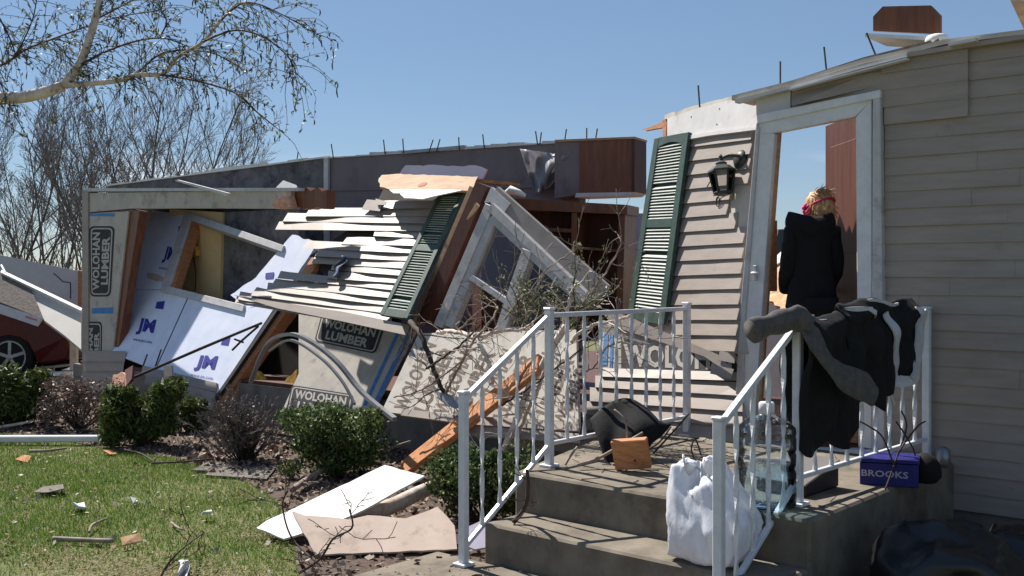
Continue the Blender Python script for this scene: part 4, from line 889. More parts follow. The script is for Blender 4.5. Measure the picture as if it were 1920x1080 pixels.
# ---------------------------------------------------------------- birch limb hanging in from the left
r = random.Random(12)
bt = thing('birch_tree', 'birch tree limb with catkins hanging in from the upper left', 'tree', (-4.3, 6.0, 0))
YB = 6.0
def bp(lst, y0=0, y1=0): return [P(x, y, YB + y0 + (y1-y0)*i/max(1, len(lst)-1)) for i, (x, y) in enumerate(lst)]
trunk = MB(); limb = MB(); tw = MB(); leaves = []; cats = []
trunk.tube(cat_curve([V((-4.3, 6.0, -.1)), V((-4.27, 6.0, 1.5)), V((-4.2, 6.0, 2.6)), V((-4.25, 6.05, 5.0)), V((-4.2, 6.1, 7.0))], 5), [.16-.1*k/20 for k in range(21)], 10)
limbs = [([(-450, 300), (-250, 225), (-100, 196), (0, 185), (55, 180), (118, 162)], .045, .032, 0, 0),
 ([(118, 162), (148, 122), (163, 85), (178, 37), (187, -5), (195, -80)], .028, .018, 0, .1),
 ([(125, 160), (215, 152), (255, 141), (307, 137), (333, 107), (381, 78), (415, 37), (445, 5)], .017, .006, 0, -.2),
 ([(300, 140), (370, 152), (440, 174), (478, 207), (515, 237)], .008, .003, -.1, -.3),
 ([(255, 141), (296, 104), (344, 94), (400, 100), (440, 122)], .008, .003, -.05, .2),
 ([(152, 122), (200, 96), (259, 76), (307, 72), (345, 84)], .009, .003, 0, .2),
 ([(381, 78), (437, 57), (489, 67), (530, 96), (548, 122), (540, 150)], .007, .002, -.2, -.3),
 ([(415, 37), (450, 8), (481, 7), (518, 22), (567, 48), (596, 66)], .006, .002, -.2, -.1),
 ([(-20, 130), (11, 118), (48, 93), (96, 74), (167, 48), (230, 30), (300, 20)], .009, .003, .2, .3),
 ([(-10, 20), (8, 50), (22, 81), (30, 105)], .006, .004, .2, .2),
 ([(178, 37), (230, 10), (290, -20)], .008, .004, .1, .3),
 ([(300, 70), (312, 40), (300, 10), (320, -30)], .005, .003, .2, .2),
 ([(96, 74), (130, 110), (165, 150), (180, 180)], .004, .002, .1, .1),
 ([(30, 105), (60, 40), (70, -10)], .005, .003, .2, .3), ([(-30, 90), (-10, 140), (10, 165), (20, 180)], .005, .002, 0, 0)]
allp = []
for pts, r0, r1, a, b in limbs:
    q = cat_curve(bp(pts, a, b), 6); n = len(q); (limb if r0 > .012 else tw).tube(q, [r0+(r1-r0)*i/(n-1) for i in range(n)], 8 if r0 > .012 else 5)
    if r0 < .03:
        for i in range(2 if r0 > .02 else 1, n-1): allp.append((q[i], (q[i+1]-q[i-1]).normalized(), i/n))
for p, d, f in allp:
    for _ in range(r.choice((0, 1, 2, 2))):
        nd = (d*.6 + rvec(r)*.7 + V((0, 0, .12))).normalized(); L = r.uniform(.10, .36)
        n = 5; pts = [p.copy()]; dd_ = nd.copy(); pp = p.copy()
        for k in range(n):
            dd_ = (dd_ + rvec(r)*.22 + V((0, 0, -.17))).normalized(); pp = pp + dd_*(L/n); pts.append(pp.copy())
            if r.random() < .75: leaves.append((pp + rvec(r)*.012, r.uniform(.006, .013)))
            if r.random() < .28:
                s2, _ = wander(r, pp, (dd_ + rvec(r)*.8 + V((0, 0, -.4))).normalized(), r.uniform(.04, .12), 3, .2, -.12); tw.tube(s2, .0013, 3, cap=False)
                leaves += [(x + rvec(r)*.008, r.uniform(.005, .012)) for x in s2[1:]]
                if r.random() < .4: cats.append((s2[-1], r.uniform(.025, .05)))
        tw.tube(pts, [.0026, .0024, .0021, .0018, .0016, .0013], 3, cap=False)
trunk.build('trunk', m_birch, bt, smooth=True); limb.build('limb', m_birch, bt, smooth=True); tw.build('twigs', m_birchtwig, bt, recalc=False)
cm = MB()
for p, L in cats: cm.tube([p, p+V((r.uniform(-.1, .1)*L, 0, -L*.5)), p+V((r.uniform(-.15, .15)*L, 0, -L))], [.003, .0042, .002], 4)
o = cm.build('catkins', m_catkin, bt, recalc=False); o['kind'] = 'stuff'
def leaf_cloud(pts, seed, elong=1.7, upbias=.3):
    rn = np.random.default_rng(seed); n = len(pts); c = np.array([p[0][:] for p in pts]); s = np.array([p[1] for p in pts])[:, None]
    a = rn.normal(size=(n, 3)); a[:, 2] += upbias; a /= np.linalg.norm(a, axis=1)[:, None]
    b = rn.normal(size=(n, 3)); b -= a*(a*b).sum(1)[:, None]; b /= np.linalg.norm(b, axis=1)[:, None]
    q = np.stack([c - a*s*elong, c + b*s*.6, c + a*s*elong, c - b*s*.6], 1); return q.reshape(-1, 3)
o = fast_mesh('leaves', leaf_cloud(leaves, 3), None, 4, m_youngleaf, bt); o['kind'] = 'stuff'

# ---------------------------------------------------------------- shrubs
def shrub(label, name, cx, base_y, wpx, top_y, seed, mat, nleaf, lsize, lumps=9, twigmat=None, group=None, deep=.8, up=.5, z0=0.0):
    r = random.Random(seed); rn = np.random.default_rng(seed); b = G(cx, base_y, z0); k = b.y/F
    rx = wpx*k/2; rz = (base_y-top_y)*k/2; ry = rx*deep
    b = b + V((0, ry*.55, 0)); rz *= 1.02
    t = thing(name, label, 'shrub', b, group)
    tm = MB()
    for i in range(26):
        d = V((r.uniform(-1, 1)*rx, r.uniform(-1, 1)*ry, rz*r.uniform(1.0, 1.8))); pts, _ = wander(r, b + V((r.uniform(-.1, .1)*rx, r.uniform(-.1, .1)*ry, -.02)), d, d.length*.95, 5, .18, .03)
        tm.tube(pts, [.012, .01, .008, .006, .004, .003], 4, cap=False)
    tm.build('stems', twigmat or m_dkbranch, t, recalc=False)
    cents = [(r.uniform(-.85, .85), r.uniform(-.7, .7), r.uniform(.25, 1.75), r.uniform(.16, .46)) for _ in range(lumps*3)] + [(r.uniform(-.2, .2), 0, .8, .6)]
    pts = []
    for _ in range(nleaf):
        ci = r.choice(cents); v = rvec(r) * (r.random()**.45) * ci[3] * 1.15
        p = V((ci[0]+v.x, ci[1]+v.y, ci[2]+v.z*1.0))
        q = b + V((p.x*rx, p.y*ry, max(.02, p.z*rz)))
        pts.append((q, lsize*r.uniform(.6, 1.3)))
    if mat is m_juniper:
        v = leaf_cloud(pts, seed, 2.6, up)
    else: v = leaf_cloud(pts, seed, 1.25, up)
    o = fast_mesh('foliage', v, None, 4, mat, t); o['kind'] = 'stuff'
    return t
SG = 'shrubs along the planting bed'
shrub('green juniper shrub at the far left edge of the bed', 'green_shrub', 22, 800, 120, 695, 31, m_juniper, 9000, .016, group=SG)
shrub('low brownish shrub between the left juniper and the taller green one', 'twiggy_shrub', 135, 810, 150, 712, 32, m_barberry, 4200, .014, group=SG, up=0)
shrub('taller dark green juniper shrub in front of the foam panel', 'green_shrub', 262, 838, 128, 716, 33, m_juniper, 11000, .016, group=SG)
shrub('small green shrub tuft under the foam panel corner', 'green_shrub', 350, 812, 64, 748, 37, m_juniper, 3000, .014, group=SG)
shrub('rounded leafy green shrub left of the leaning pine plank', 'green_shrub', 622, 900, 200, 768, 34, m_bushleaf, 15000, .013, lumps=12, group=SG)
shrub('leafy green shrub behind the left stair balusters', 'green_shrub', 905, 985, 190, 846, 35, m_bushleaf, 13000, .012, lumps=12, group=SG)
def twiggy(label, cx, base_y, wpx, top_y, seed, n=90):
    r = random.Random(seed); b = G(cx, base_y); k = b.y/F; rx = wpx*k/2; h = (base_y-top_y)*k; b = b+V((0, rx*.3, 0))
    t = thing('twiggy_shrub', label, 'shrub', b, SG); mb = MB(); sm = MB()
    for i in range(n):
        d = V((r.gauss(0, .55)*rx, r.gauss(0, .5)*rx, h*r.uniform(.55, 1.0))); grow([sm, mb], r, b + V((r.uniform(-.06, .06), r.uniform(-.06, .06), -.02)), d, d.length, .006, 0, 2, .14, .02, 6, .6, .36, 4)
    sm.build('stems', m_dkbranch, t, recalc=False); mb.build('twigs', m_twig, t, recalc=False)
    pts = [(v + rvec(r)*.01, r.uniform(.005, .010)) for v in r.sample(mb.v, min(len(mb.v), 3500)) if v.z > h*.2]
    o = fast_mesh('dry_leaves', leaf_cloud(pts, seed, 1.2), None, 4, m_barberry, t); o['kind'] = 'stuff'
twiggy('bare purplish twiggy shrub between the juniper and the rounded green shrub', 455, 868, 130, 748, 36)
# ---------------------------------------------------------------- fallen branches over the wreck
r = random.Random(44)
def fallen(label, px, r0, r1, mat, twn=10, tl=.22, cat='branch', name='fallen_branch', grp='branches fallen over the wreckage'):
    q = cat_curve([wp(x, y, d+.32) for x, y, d in px], 6); n = len(q)
    t = thing(name, label, cat, q[0], grp)
    q = [p + rvec(r)*.006 for p in q]
    MB().tube(q, [r0+(r1-r0)*i/(n-1) for i in range(n)], 7).build('stem', mat, t, smooth=True)
    mb = MB()
    for k in range(int(twn*.75)):
        i = r.randrange(1, n-1); d = (q[i+1]-q[i-1]).normalized(); nd = (d*.5 + rvec(r)*.9 + N*.15).normalized()
        grow([mb], r, q[i], nd, tl*r.uniform(.5, 1.4), max(.0035, (r0+r1)/2*.4), 1, 2, .28, .0, 3, .7, .5, 4)
    if twn: mb.build('twigs', mat, t, recalc=False)['kind'] = 'stuff'
    return t
fallen('dark broken branch crossing the blue striped sheathing edge', [(770, 605, .45), (788, 627, .6), (804, 667, .62), (826, 722, .62), (845, 750, .6)], .022, .014, m_dkbranch, 14, .3)
fallen('pale forked birch branch lying across the top of the lettered sheathing', [(820, 624, .4), (855, 622, .5), (892, 633, .6), (930, 622, .6), (980, 618, .55), (1040, 612, .5)], .018, .010, m_birch, 16, .28)
fallen('pale birch branch hanging down over the middle of the lettered sheathing', [(890, 630, .62), (905, 655, .66), (920, 690, .68), (925, 720, .68)], .018, .013, m_birch, 8, .25)
fallen('thin branch rising across the lettered sheathing towards the window', [(835, 740, .66), (850, 708, .68), (884, 645, .68), (922, 600, .6), (935, 575, .5)], .011, .007, m_branch, 12, .28)
fallen('thin branch arching left over the lettered sheathing', [(800, 690, .66), (814, 682, .7), (841, 663, .7), (867, 643, .66), (900, 610, .6)], .010, .006, m_dkbranch, 12, .28)
fallen('long pale birch stem dropping beside the inner left railing post', [(1060, 610, .55), (1020, 678, .6), (994, 722, .62), (965, 796, .66), (940, 850, .7), (915, 890, .8)], .024, .020, m_birch, 12, .3)
fallen('second pale birch stem close behind the long one', [(1040, 650, .5), (1008, 728, .55), (985, 780, .6), (960, 840, .62)], .012, .010, m_birch, 10, .25)
fallen('white twisted birch stub standing up in front of the window corner', [(1050, 625, .5), (1058, 600, .5), (1066, 575, .5), (1070, 550, .48), (1080, 535, .48)], .013, .009, m_birch, 10, .25)
fallen('pale branch lying above the top rail towards the upright shutter', [(1072, 640, .6), (1090, 622, .6), (1120, 608, .55), (1160, 600, .5), (1180, 592, .45)], .013, .009, m_birch, 10, .25)
fallen('thin twiggy branch fanning up in front of the shelf cabinet', [(1080, 600, .4), (1100, 560, .38), (1130, 520, .36), (1160, 470, .34), (1165, 440, .34)], .008, .004, m_branch, 16, .3)
fallen('thin branch arching in front of the right window pane', [(985, 600, .5), (1000, 560, .5), (1020, 510, .46), (1075, 470, .42), (1082, 455, .42)], .007, .004, m_branch, 18, .28)
fallen('tangled twigs at the lower left of the tilted window', [(860, 620, .45), (890, 590, .48), (930, 560, .5), (950, 540, .5)], .006, .004, m_branch, 16, .25)
fallen('twig tangle over the lower half of the lettered sheathing', [(740, 745, .6), (790, 730, .66), (850, 690, .7), (880, 660, .7)], .007, .005, m_branch, 22, .32)
fallen('bare twig tangle between the two porch posts below the rail', [(1080, 700, .5), (1110, 690, .5), (1140, 650, .45), (1180, 640, .4)], .008, .005, m_branch, 18, .3)
fallen('thin brown branch hanging behind the left stair balusters', [(940, 760, .7), (980, 735, .72), (1030, 700, .7), (1090, 655, .6)], .008, .005, m_dkbranch, 14, .3)
# leafy spray caught in the wreck
t = thing('leafy_spray', 'small leafy green spray caught in front of the tilted window', 'branch', wp(990, 610, .5)); mb = MB(); lv = []
for k in range(46):
    p = wp(r.uniform(945, 1120), r.uniform(575, 628), r.uniform(.5, .85)); pts, _ = wander(r, p, V((r.uniform(-.8, .8), r.uniform(-.3, .3), r.uniform(.1, 1))), r.uniform(.15, .45), 5, .3, .03); mb.tube(pts, [.004, .0035, .003, .0025, .002, .0015], 4, cap=False)
    for q in pts[1:]: lv += [(q + rvec(r)*.03, r.uniform(.006, .012)) for _ in range(7)]
mb.build('twigs', m_dkbranch, t, recalc=False)['kind'] = 'stuff'; o = fast_mesh('leaves', leaf_cloud(lv, 8), None, 4, m_youngleaf, t); o['kind'] = 'stuff'
# ---------------------------------------------------------------- logs and limbs on the ground
def gpath(l): return cat_curve([G(x, y, z) for x, y, z in l], 6)
def glog(label, l, r0, r1, mat, name='fallen_limb', twn=0, tl=.2):
    q = gpath(l); n = len(q); t = thing(name, label, 'branch', q[0]); MB().tube(q, [r0+(r1-r0)*i/(n-1) for i in range(n)], 9).build('stem', mat, t, smooth=True)
    if twn:
        mb = MB()
        for k in range(twn):
            i = r.randrange(1, n-1); grow([mb], r, q[i], (rvec(r)+V((0, 0, .6))).normalized(), tl*r.uniform(.5, 1.3), r1*.45, 1, 2, .25, .05, 3, .7, .5, 4)
        mb.build('twigs', mat, t, recalc=False)['kind'] = 'stuff'
    return t
glog('grey limb slanting over the mulch below the rounded shrub', [(548, 918, .04), (590, 890, .06), (650, 862, .10), (700, 850, .14), (770, 828, .22)], .022, .012, m_branch, twn=5)
glog('thick birch log lying behind the two wall boards', [(660, 972, .06), (730, 950, .10), (790, 922, .14), (850, 897, .22), (900, 868, .34)], .052, .040, m_birch)
glog('bare forked twig standing in front of the beige board', [(560, 1075, .01), (600, 1048, .06), (625, 1010, .18), (660, 990, .24), (655, 955, .36)], .0065, .004, m_dkbranch, name='fallen_twig', twn=9, tl=.22)
glog('bare twig arching over the tip of the white board', [(600, 1060, .02), (548, 1010, .10), (530, 950, .30), (540, 920, .40)], .0055, .0035, m_dkbranch, name='fallen_twig', twn=7, tl=.2)
glog('dark stick leaning on the edge of the porch steps', [(962, 980, .22), (985, 950, .30), (990, 910, .44), (988, 880, .52)], .013, .009, m_dkbranch, name='fallen_twig', twn=3)
glog('grey stick lying on the lawn', [(100, 1010, .02), (150, 1012, .02), (212, 1014, .025)], .015, .012, m_branch, name='lawn_stick', twn=0)
glog('curved pale twig on the lawn above the grey stick', [(167, 998, .01), (172, 985, .03), (185, 978, .02), (200, 972, .02)], .008, .006, m_branch, name='lawn_stick', twn=1, tl=.1)
glog('forked twig with a blue rag at the bottom of the lawn', [(300, 1085, .01), (312, 1062, .06), (340, 1030, .14), (380, 1000, .04)], .0065, .004, m_dkbranch, name='fallen_twig', twn=6, tl=.2)
glog('dark twig lying near the bed edge of the lawn', [(225, 842, .03), (262, 850, .03), (290, 866, .02)], .010, .006, m_dkbranch, name='lawn_stick', twn=3, tl=.2)
glog('long thin twig along the lawn edge', [(285, 868, .02), (340, 866, .03), (400, 860, .03)], .008, .006, m_dkbranch, name='lawn_stick', twn=3, tl=.2)
glog('small pale twig in the middle of the lawn', [(322, 980, .01), (335, 990, .02), (347, 994, .01)], .007, .005, m_branch, name='lawn_stick')
glog('grey flat stick under the white downspout', [(55, 846, .02), (90, 845, .02), (125, 840, .02)], .014, .008, m_branch, name='lawn_stick', twn=1, tl=.2)
glog('thin pale branch behind the white downspout', [(-10, 802, .04), (30, 796, .05), (60, 790, .08)], .016, .012, m_birch, name='lawn_stick')
o = MB().grid(6, 8, lambda u, v: G(335+18*u+3*math.sin(v*5), 1050+34*v, .05+.04*math.sin(u*4+v*3))).build('blue_white_rag', m_litter_white, solid=.004, smooth=True); tag(o, 'pale blue white rag caught on the forked twig at the lawn bottom', 'rag')
# ---------------------------------------------------------------- grass, mulch, litter
rn = np.random.default_rng(5)
def inside(px, py, poly):
    c = np.zeros(len(px), bool); n = len(poly)
    for i in range(n):
        x0, y0 = poly[i]; x1, y1 = poly[(i+1) % n]
        m_ = ((y0 > py) != (y1 > py)); xi = (x1-x0)*(py-y0)/(y1-y0+1e-12)+x0; c ^= m_ & (px < xi)
    return c
N_ = 330000; gx = rn.uniform(-6.2, .2, N_); gy = rn.uniform(4.6, 10.4, N_)
keep = (rn.random(N_) < np.clip(1.25 - .09*(gy-4.6), .4, 1)) & ~inside(gx, gy, bed_pts) & (np.abs(gx/gy) < .56)
patch = np.array([mnoise.noise(V((a*1.3, b*1.3, 3.1))) for a, b in zip(gx[::1][:1], gy[:1])])
gx = gx[keep]; gy = gy[keep]
pv = np.sin(gx*3.1+np.sin(gy*2.3))*np.sin(gy*2.7+np.sin(gx*1.9)); kk = rn.random(len(gx)) < (.70 + .30*pv)*np.clip((gy-4.75)/1.1, .25, 1); gx = gx[kk]; gy = gy[kk]; n = len(gx)
h = rn.uniform(.012, .042, n); ang = rn.uniform(0, 2*np.pi, n); w = rn.uniform(.0018, .0035, n); lx = rn.normal(0, .45, n)*h; ly = rn.normal(0, .45, n)*h
base = np.stack([gx, gy, np.full(n, -.012)], 1); sd_ = np.stack([np.cos(ang)*w, np.sin(ang)*w, np.zeros(n)], 1); tip = base + np.stack([lx, ly, h], 1)
o = fast_mesh('grass', np.stack([base-sd_, base+sd_, tip], 1).reshape(-1, 3), None, 3, m_grass); tag(o, 'short spring lawn grass', 'grass', kind='stuff')
N2 = 60000; hx = rn.uniform(-3.2, .1, N2); hy = rn.uniform(4.7, 7.4, N2); kp = (np.sin(hx*2.1+np.sin(hy*3.3))*np.sin(hy*3.1+hx) + rn.normal(0, .35, N2) > .55 + .34*(hy-5.2)) & ~inside(hx, hy, bed_pts); hx = hx[kp]; hy = hy[kp]; n2 = len(hx)
ha = rn.uniform(0, 2*np.pi, n2); hl_ = rn.uniform(.012, .035, n2); b2 = np.stack([hx, hy, rn.uniform(-.006, .018, n2)], 1); dv2 = np.stack([np.cos(ha)*hl_, np.sin(ha)*hl_, rn.normal(0, .005, n2)], 1); sv2 = np.stack([-np.sin(ha)*.0018, np.cos(ha)*.0018, np.zeros(n2)], 1)
o = fast_mesh('dry_thatch', np.stack([b2-dv2-sv2, b2-dv2+sv2, b2+dv2], 1).reshape(-1, 3), None, 3, m_thatch); tag(o, 'dry straw coloured thatch patches in the lawn', 'grass', kind='stuff')
def scatter(nn, poly, z, s0, s1, mat, name, label, seed, tilt=.5, xr=(-6.5, 2.4), yr=(4.4, 13)):
    rn = np.random.default_rng(seed); x = rn.uniform(*xr, nn); y = rn.uniform(*yr, nn); k = inside(x, y, poly); x = x[k]; y = y[k]; n = len(x)
    c = np.stack([x, y, np.full(n, z) + rn.uniform(0, .012, n)], 1); a = rn.normal(size=(n, 3)); a[:, 2] *= tilt; a /= np.linalg.norm(a, axis=1)[:, None]
    b = rn.normal(size=(n, 3)); b[:, 2] *= tilt; b -= a*(a*b).sum(1)[:, None]; b /= np.linalg.norm(b, axis=1)[:, None]
    s = rn.uniform(s0, s1, n)[:, None]; el = rn.uniform(.25, 1, n)[:, None]
    o = fast_mesh(name, np.stack([c-a*s, c+b*s*el, c+a*s, c-b*s*el], 1).reshape(-1, 3), None, 4, mat); return tag(o, label, 'debris', kind='stuff')
scatter(42000, bed_pts, -.002, .008, .028, m_mulchbits, 'mulch', 'brown wood mulch and dry leaves over the planting bed', 6)
chips = [gxy(350, 830), gxy(540, 820), gxy(540, 880), gxy(400, 890), gxy(340, 870)]
scatter(26000, chips, .004, .015, .04, m_mulchbits, 'wood_chips', 'pale wood chip litter round the bare twiggy shrub', 7, .8)
lawnpoly = [gxy(-40, 835), gxy(240, 850), gxy(500, 930), gxy(540, 1090), gxy(-40, 1090)]
scatter(3600, lawnpoly, .012, .006, .02, m_strawbits, 'lawn_litter', 'small pale scraps and splinters strewn over the lawn', 8, .5)
scatter(110, lawnpoly, .022, .02, .06, m_strawbits, 'lawn_scraps', 'larger pale scraps strewn over the lawn', 9, .7)
# ================================================================== FAR LEFT: NEIGHBOUR'S GARAGE AND CAR
YG = 15.2
gw = thing('garage_wall', 'pale grey garage wall leaning down behind the red car', 'wall', P(70, 690, 19))
PGa = PL(P(0, 600, 18.5), P(150, 600, 17.5), P(0, 480, 18.8))
pxpoly(PGa, [(-160, 440), (0, 478), (146, 508), (146, 640), (120, 690), (-160, 690)], .12, 0).build('panel', m_garage, gw)
pxpoly(PGa, [(146, 506), (152, 508), (152, 700), (146, 700)], .10, .02).build('edge_board', m_stud, gw)
bar(PGa, (100, 512), (118, 528), 1.6, .002, .006).build('crack', m_print, gw); bar(PGa, (118, 528), (132, 530), 1.6, .002, .006).build('crack', m_print, gw); bar(PGa, (132, 530), (132, 560), 1.6, .002, .006).build('crack', m_print, gw)
PGr = PL(P(0, 520, 14.9), P(150, 590, 14.35), P(0, 600, 14.2))
gr = thing('garage_roof', 'collapsed grey shingled garage roof piece sloping over the red car', 'roof', P(60, 640, 15))
pxpoly(PGr, [(-120, 440), (10, 516), (60, 545), (82, 598), (-120, 520)], .06, 0).build('shingles', m_shingle, gr)
pxpoly(PGr, [(12, 517), (152, 581), (152, 655), (120, 628), (82, 600), (60, 546)], .05, -.03).build('soffit_panel', m_garage, gr)
bar(PGr, (2, 508), (153, 580), 5, .08, .04).build('gutter', m_white, gr)
bar(PGr, (2, 496), (12, 514), 3, .04, .04).build('gutter_end', m_white, gr)
PGp = PL(P(0, 580, 14.1), P(80, 605, 13.9), P(0, 600, 14.05))
o = pxpoly(PGp, [(-120, 540), (0, 570), (78, 596), (68, 611), (0, 588), (-120, 560)], .04, 0).build('garage_door_panel', m_casing); tag(o, 'pale fallen garage door panel resting on the red car roof', 'panel')
fpp = frame_fn(PGp, (48, 591), (70, 598), (69, 603), (47, 596)); text_on(lambda u, v: fpp(u, v, .004), 'OVERHEAD', 'lettering', m_redmark, o, .03) if False else MB().poly([fpp(0, .2, .003), fpp(1, .2, .003), fpp(1, .8, .003), fpp(0, .8, .003)], PGp.n*.001).build('red_marking', m_redmark, o)
# car, side on, nose out of frame to the left
car = thing('red_car', 'dark red car half buried under the fallen garage roof', 'car', (-8.3, 15.5, 0))
cx1 = -6.28   # rear end
prof = [(0, .42), (.02, .62), (.06, .86), (.22, .93), (.75, .97), (1.25, 1.30), (1.7, 1.40), (2.4, 1.41), (2.95, 1.28), (3.5, .95), (4.1, .86), (4.45, .70), (4.5, .45), (4.42, .25), (3.95, .22)]
def arch(cx, r=.36, n=8): return [(cx + r*math.cos(math.pi*k/n) * (-1), .24 + r*math.sin(math.pi*k/n)) for k in range(n+1)]
prof += list(reversed(arch(3.55)))[:] if False else []
under = [(3.95, .22)] + [(3.55 + .36*math.cos(math.pi*k/8), .26 + .36*math.sin(math.pi*k/8)) for k in range(9)] + [(3.1, .2), (1.3, .2)] + [(.85 + .36*math.cos(math.pi*k/8), .26 + .36*math.sin(math.pi*k/8)) for k in range(9)] + [(.45, .22), (.06, .28)]
outl = prof[:-1] + under
mb = MB(); YC0 = 14.75; YC1 = 16.45; n = len(outl)
def inset(z): return max(0, (z-.95))*.42 + (.04 if z < .3 else 0)
for yy, sg in ((YC0, 1), (YC1, -1)):
    for x, z in outl: mb.v.append(V((cx1-x, yy+sg*inset(z), z)))
mb.f.append(tuple(range(n))); mb.f.append(tuple(range(2*n-1, n-1, -1)))
for k in range(n): mb.f.append((k, n+k, n+(k+1) % n, (k+1) % n))
mb.build('body', m_carred, car, bevel=.03)
def cs(x, z, off=-.012): return V((cx1-x, YC0+inset(z)+off, z))
for q in ([(.95, 1.0), (1.36, 1.31), (1.75, 1.365), (1.78, .99)], [(1.86, .99), (1.84, 1.37), (2.4, 1.375), (2.62, .985)], [(2.7, .985), (2.5, 1.37), (2.88, 1.28), (3.3, .98)]):
    MB().poly([cs(x, z) for x, z in q], V((0, .01, 0))).build('window', m_carglass, car)
for xx in (1.82, 2.66):
    MB().poly([cs(xx, .96), cs(xx-.02, .30), cs(xx+.0, .30), cs(xx+.02, .96)], V((0, .004, 0))).build('door_seam', m_print, car)
MB().box(cs(1.98, .86, -.02), V((.09, 0, 0)), V((0, .012, 0)), V((0, 0, .014))).build('door_handle', m_carred, car, bevel=.006)
MB().box(cs(.10, .80, -.0), V((.10, 0, 0)), V((0, .02, 0)), V((0, 0, .06))).build('tail_light', m_redmark, car, bevel=.01)
for wx in (.85, 3.55):
    for yy, sg in ((YC0+.11, -1), (YC1-.11, 1)):
        c = V((cx1-wx, yy, .33)); ax = V((0, sg, 0))
        w_ = MB().lathe(c-ax*.10, [(.22, 0), (.31, .01), (.33, .05), (.33, .15), (.31, .2), (.24, .205)], 28, ax).build('wheel', m_tyre, car, smooth=True)
        MB().lathe(c+ax*.06, [(.235, 0), (.235, .05), (.215, .05), (.205, .01)], 28, ax).build('rim', m_alloy, w_)
        for k in range(5):
            g = 2*math.pi*k/5+.3; d_ = V((math.cos(g), 0, math.sin(g))); e_ = V((-math.sin(g), 0, math.cos(g)))
            MB().box(c+ax*.095+d_*.12, d_*.10, e_*.022, ax*.012).build('spoke', m_alloy, w_)
        MB().lathe(c+ax*.08, [(.045, 0), (.045, .03), (.02, .035)], 12, ax).build('hub', m_alloy, w_)
r = random.Random(77)
for x0, y0, x1, y1, w_, lab in ((70, 690, 155, 680, .10, 'white board lying on the driveway in front of the red car'), (75, 702, 158, 698, .16, 'second white board lying nearer than the one in front of the red car'), (28, 690, 46, 687, .12, 'small white scrap on the driveway beneath the red car')):
    a = G(x0, y0, .10); b = G(x1, y1, .14); d = (b-a).normalized(); s = d.cross(V((0, 0, 1))).normalized()
    o = MB().box((a+b)/2, d*((b-a).length/2), s*w_, V((0, 0, .02))).build('white_board', m_gyp); tag(o, lab, 'board')
o = MB().tube([G(70, 684, .16), G(110, 680, .2), G(156, 676, .24)], .03, 6).build('dark_pipe', m_print); tag(o, 'dark pipe lying across the front of the car wheel', 'pipe')
o = MB().box(P(139, 664, 14.6), V((.045, 0, 0)), V((0, .04, 0)), V((0, 0, .22))).build('beige_post', m_beige); tag(o, 'short beige post right of the car wheel', 'post')
mb = MB()
rl = random.Random(3)
for k in range(26):
    c = G(rl.uniform(60, 158), rl.uniform(700, 716), .05); mb.box(c, rvec(rl)*rl.uniform(.04, .15), rvec(rl)*.03, rvec(rl)*.03)
tag(mb.build('rubble', m_beige), 'loose pinkish rubble between the driveway boards and the bed', 'rubble', kind='stuff')
# ================================================================== SEEN THROUGH THE DOORWAY
Yh = 42
fh = thing('far_house', 'distant slate roofed house seen through the doorway', 'house', P(1490, 560, Yh))
MB().poly([P(x, y, Yh) for x, y in ((1452, 470), (1460, 430), (1500, 428), (1640, 430), (1660, 480), (1452, 480))], V((0, 5, 0))).build('roof', m_far, fh)
MB().poly([P(x, y, Yh+.3) for x, y in ((1456, 478), (1654, 478), (1654, 560), (1456, 560))], V((0, 4.4, 0))).build('wall', m_farwall, fh)
for xx in (1480, 1520, 1570, 1610): MB().poly([P(x, y, Yh+.25) for x, y in ((xx, 490), (xx+14, 490), (xx+14, 520), (xx, 520))], V((0, .06, 0))).build('window', m_carglass, fh)
PR = PL(P(1440, 500, 10.6), P(1480, 500, 10.4), P(1440, 580, 10.0))
rb = thing('rubble_sheet', 'sunlit broken tan sheet with a white edge leaning inside the doorway', 'debris', P(1460, 640, 10))
pxpoly(PR, [(1424, 520), (1440, 502), (1470, 480), (1520, 470), (1540, 600), (1480, 590), (1432, 552)], .03, 0, jag=.03, seed=3).build('board', m_osb, rb)
pxpoly(PR, [(1436, 496), (1480, 458), (1540, 440), (1540, 470), (1480, 478), (1440, 506)], .03, .02, jag=.01, seed=4).build('white_edge', m_gyp, rb)
PR2 = PL(P(1430, 600, 9.6), P(1500, 600, 9.6), P(1430, 700, 9.2))
o = pxpoly(PR2, [(1400, 560), (1430, 556), (1480, 592), (1560, 600), (1560, 760), (1400, 760)], .05, 0, jag=.02, seed=7).build('shaded_board', m_taupe); tag(o, 'grey shaded board below the tan sheet inside the doorway', 'board')
o = MB().box(P(1446, 480, 7.4), V((.03, 0, 0)), V((0, .05, 0)), V((0, 0, .25))).build('short_stud', m_stud); tag(o, 'short brown stud beyond the left door jamb', 'stud')
bpile = random.Random(5)
for k, (x, y, lab) in enumerate(((1420, 770, 'crumpled pinkish insulation heap at the left inside the doorway'), (1450, 760, 'second crumpled insulation heap at the doorway, beside the bottle neck'))):
    c = H(t_of(x), -.22-.15*k, .52); mb = MB()
    mb.lathe(c-V((0, 0, .08)), [(.05, 0), (.11, .03), (.13, .09), (.09, .15), (.03, .19)], 12)
    for i, v in enumerate(mb.v): mb.v[i] = v + mnoise.noise_vector(v*14)*.05
    o = mb.build('insulation_heap', m_pinkins, smooth=False); tag(o, lab, 'insulation')
o = MB().box(H(t_of(1590), -.16, .50), U*.14, N*.04, V((0, 0, .05))).build('floor_plank', m_beam); tag(o, 'orange wood offcut on the floor inside the doorway', 'plank')
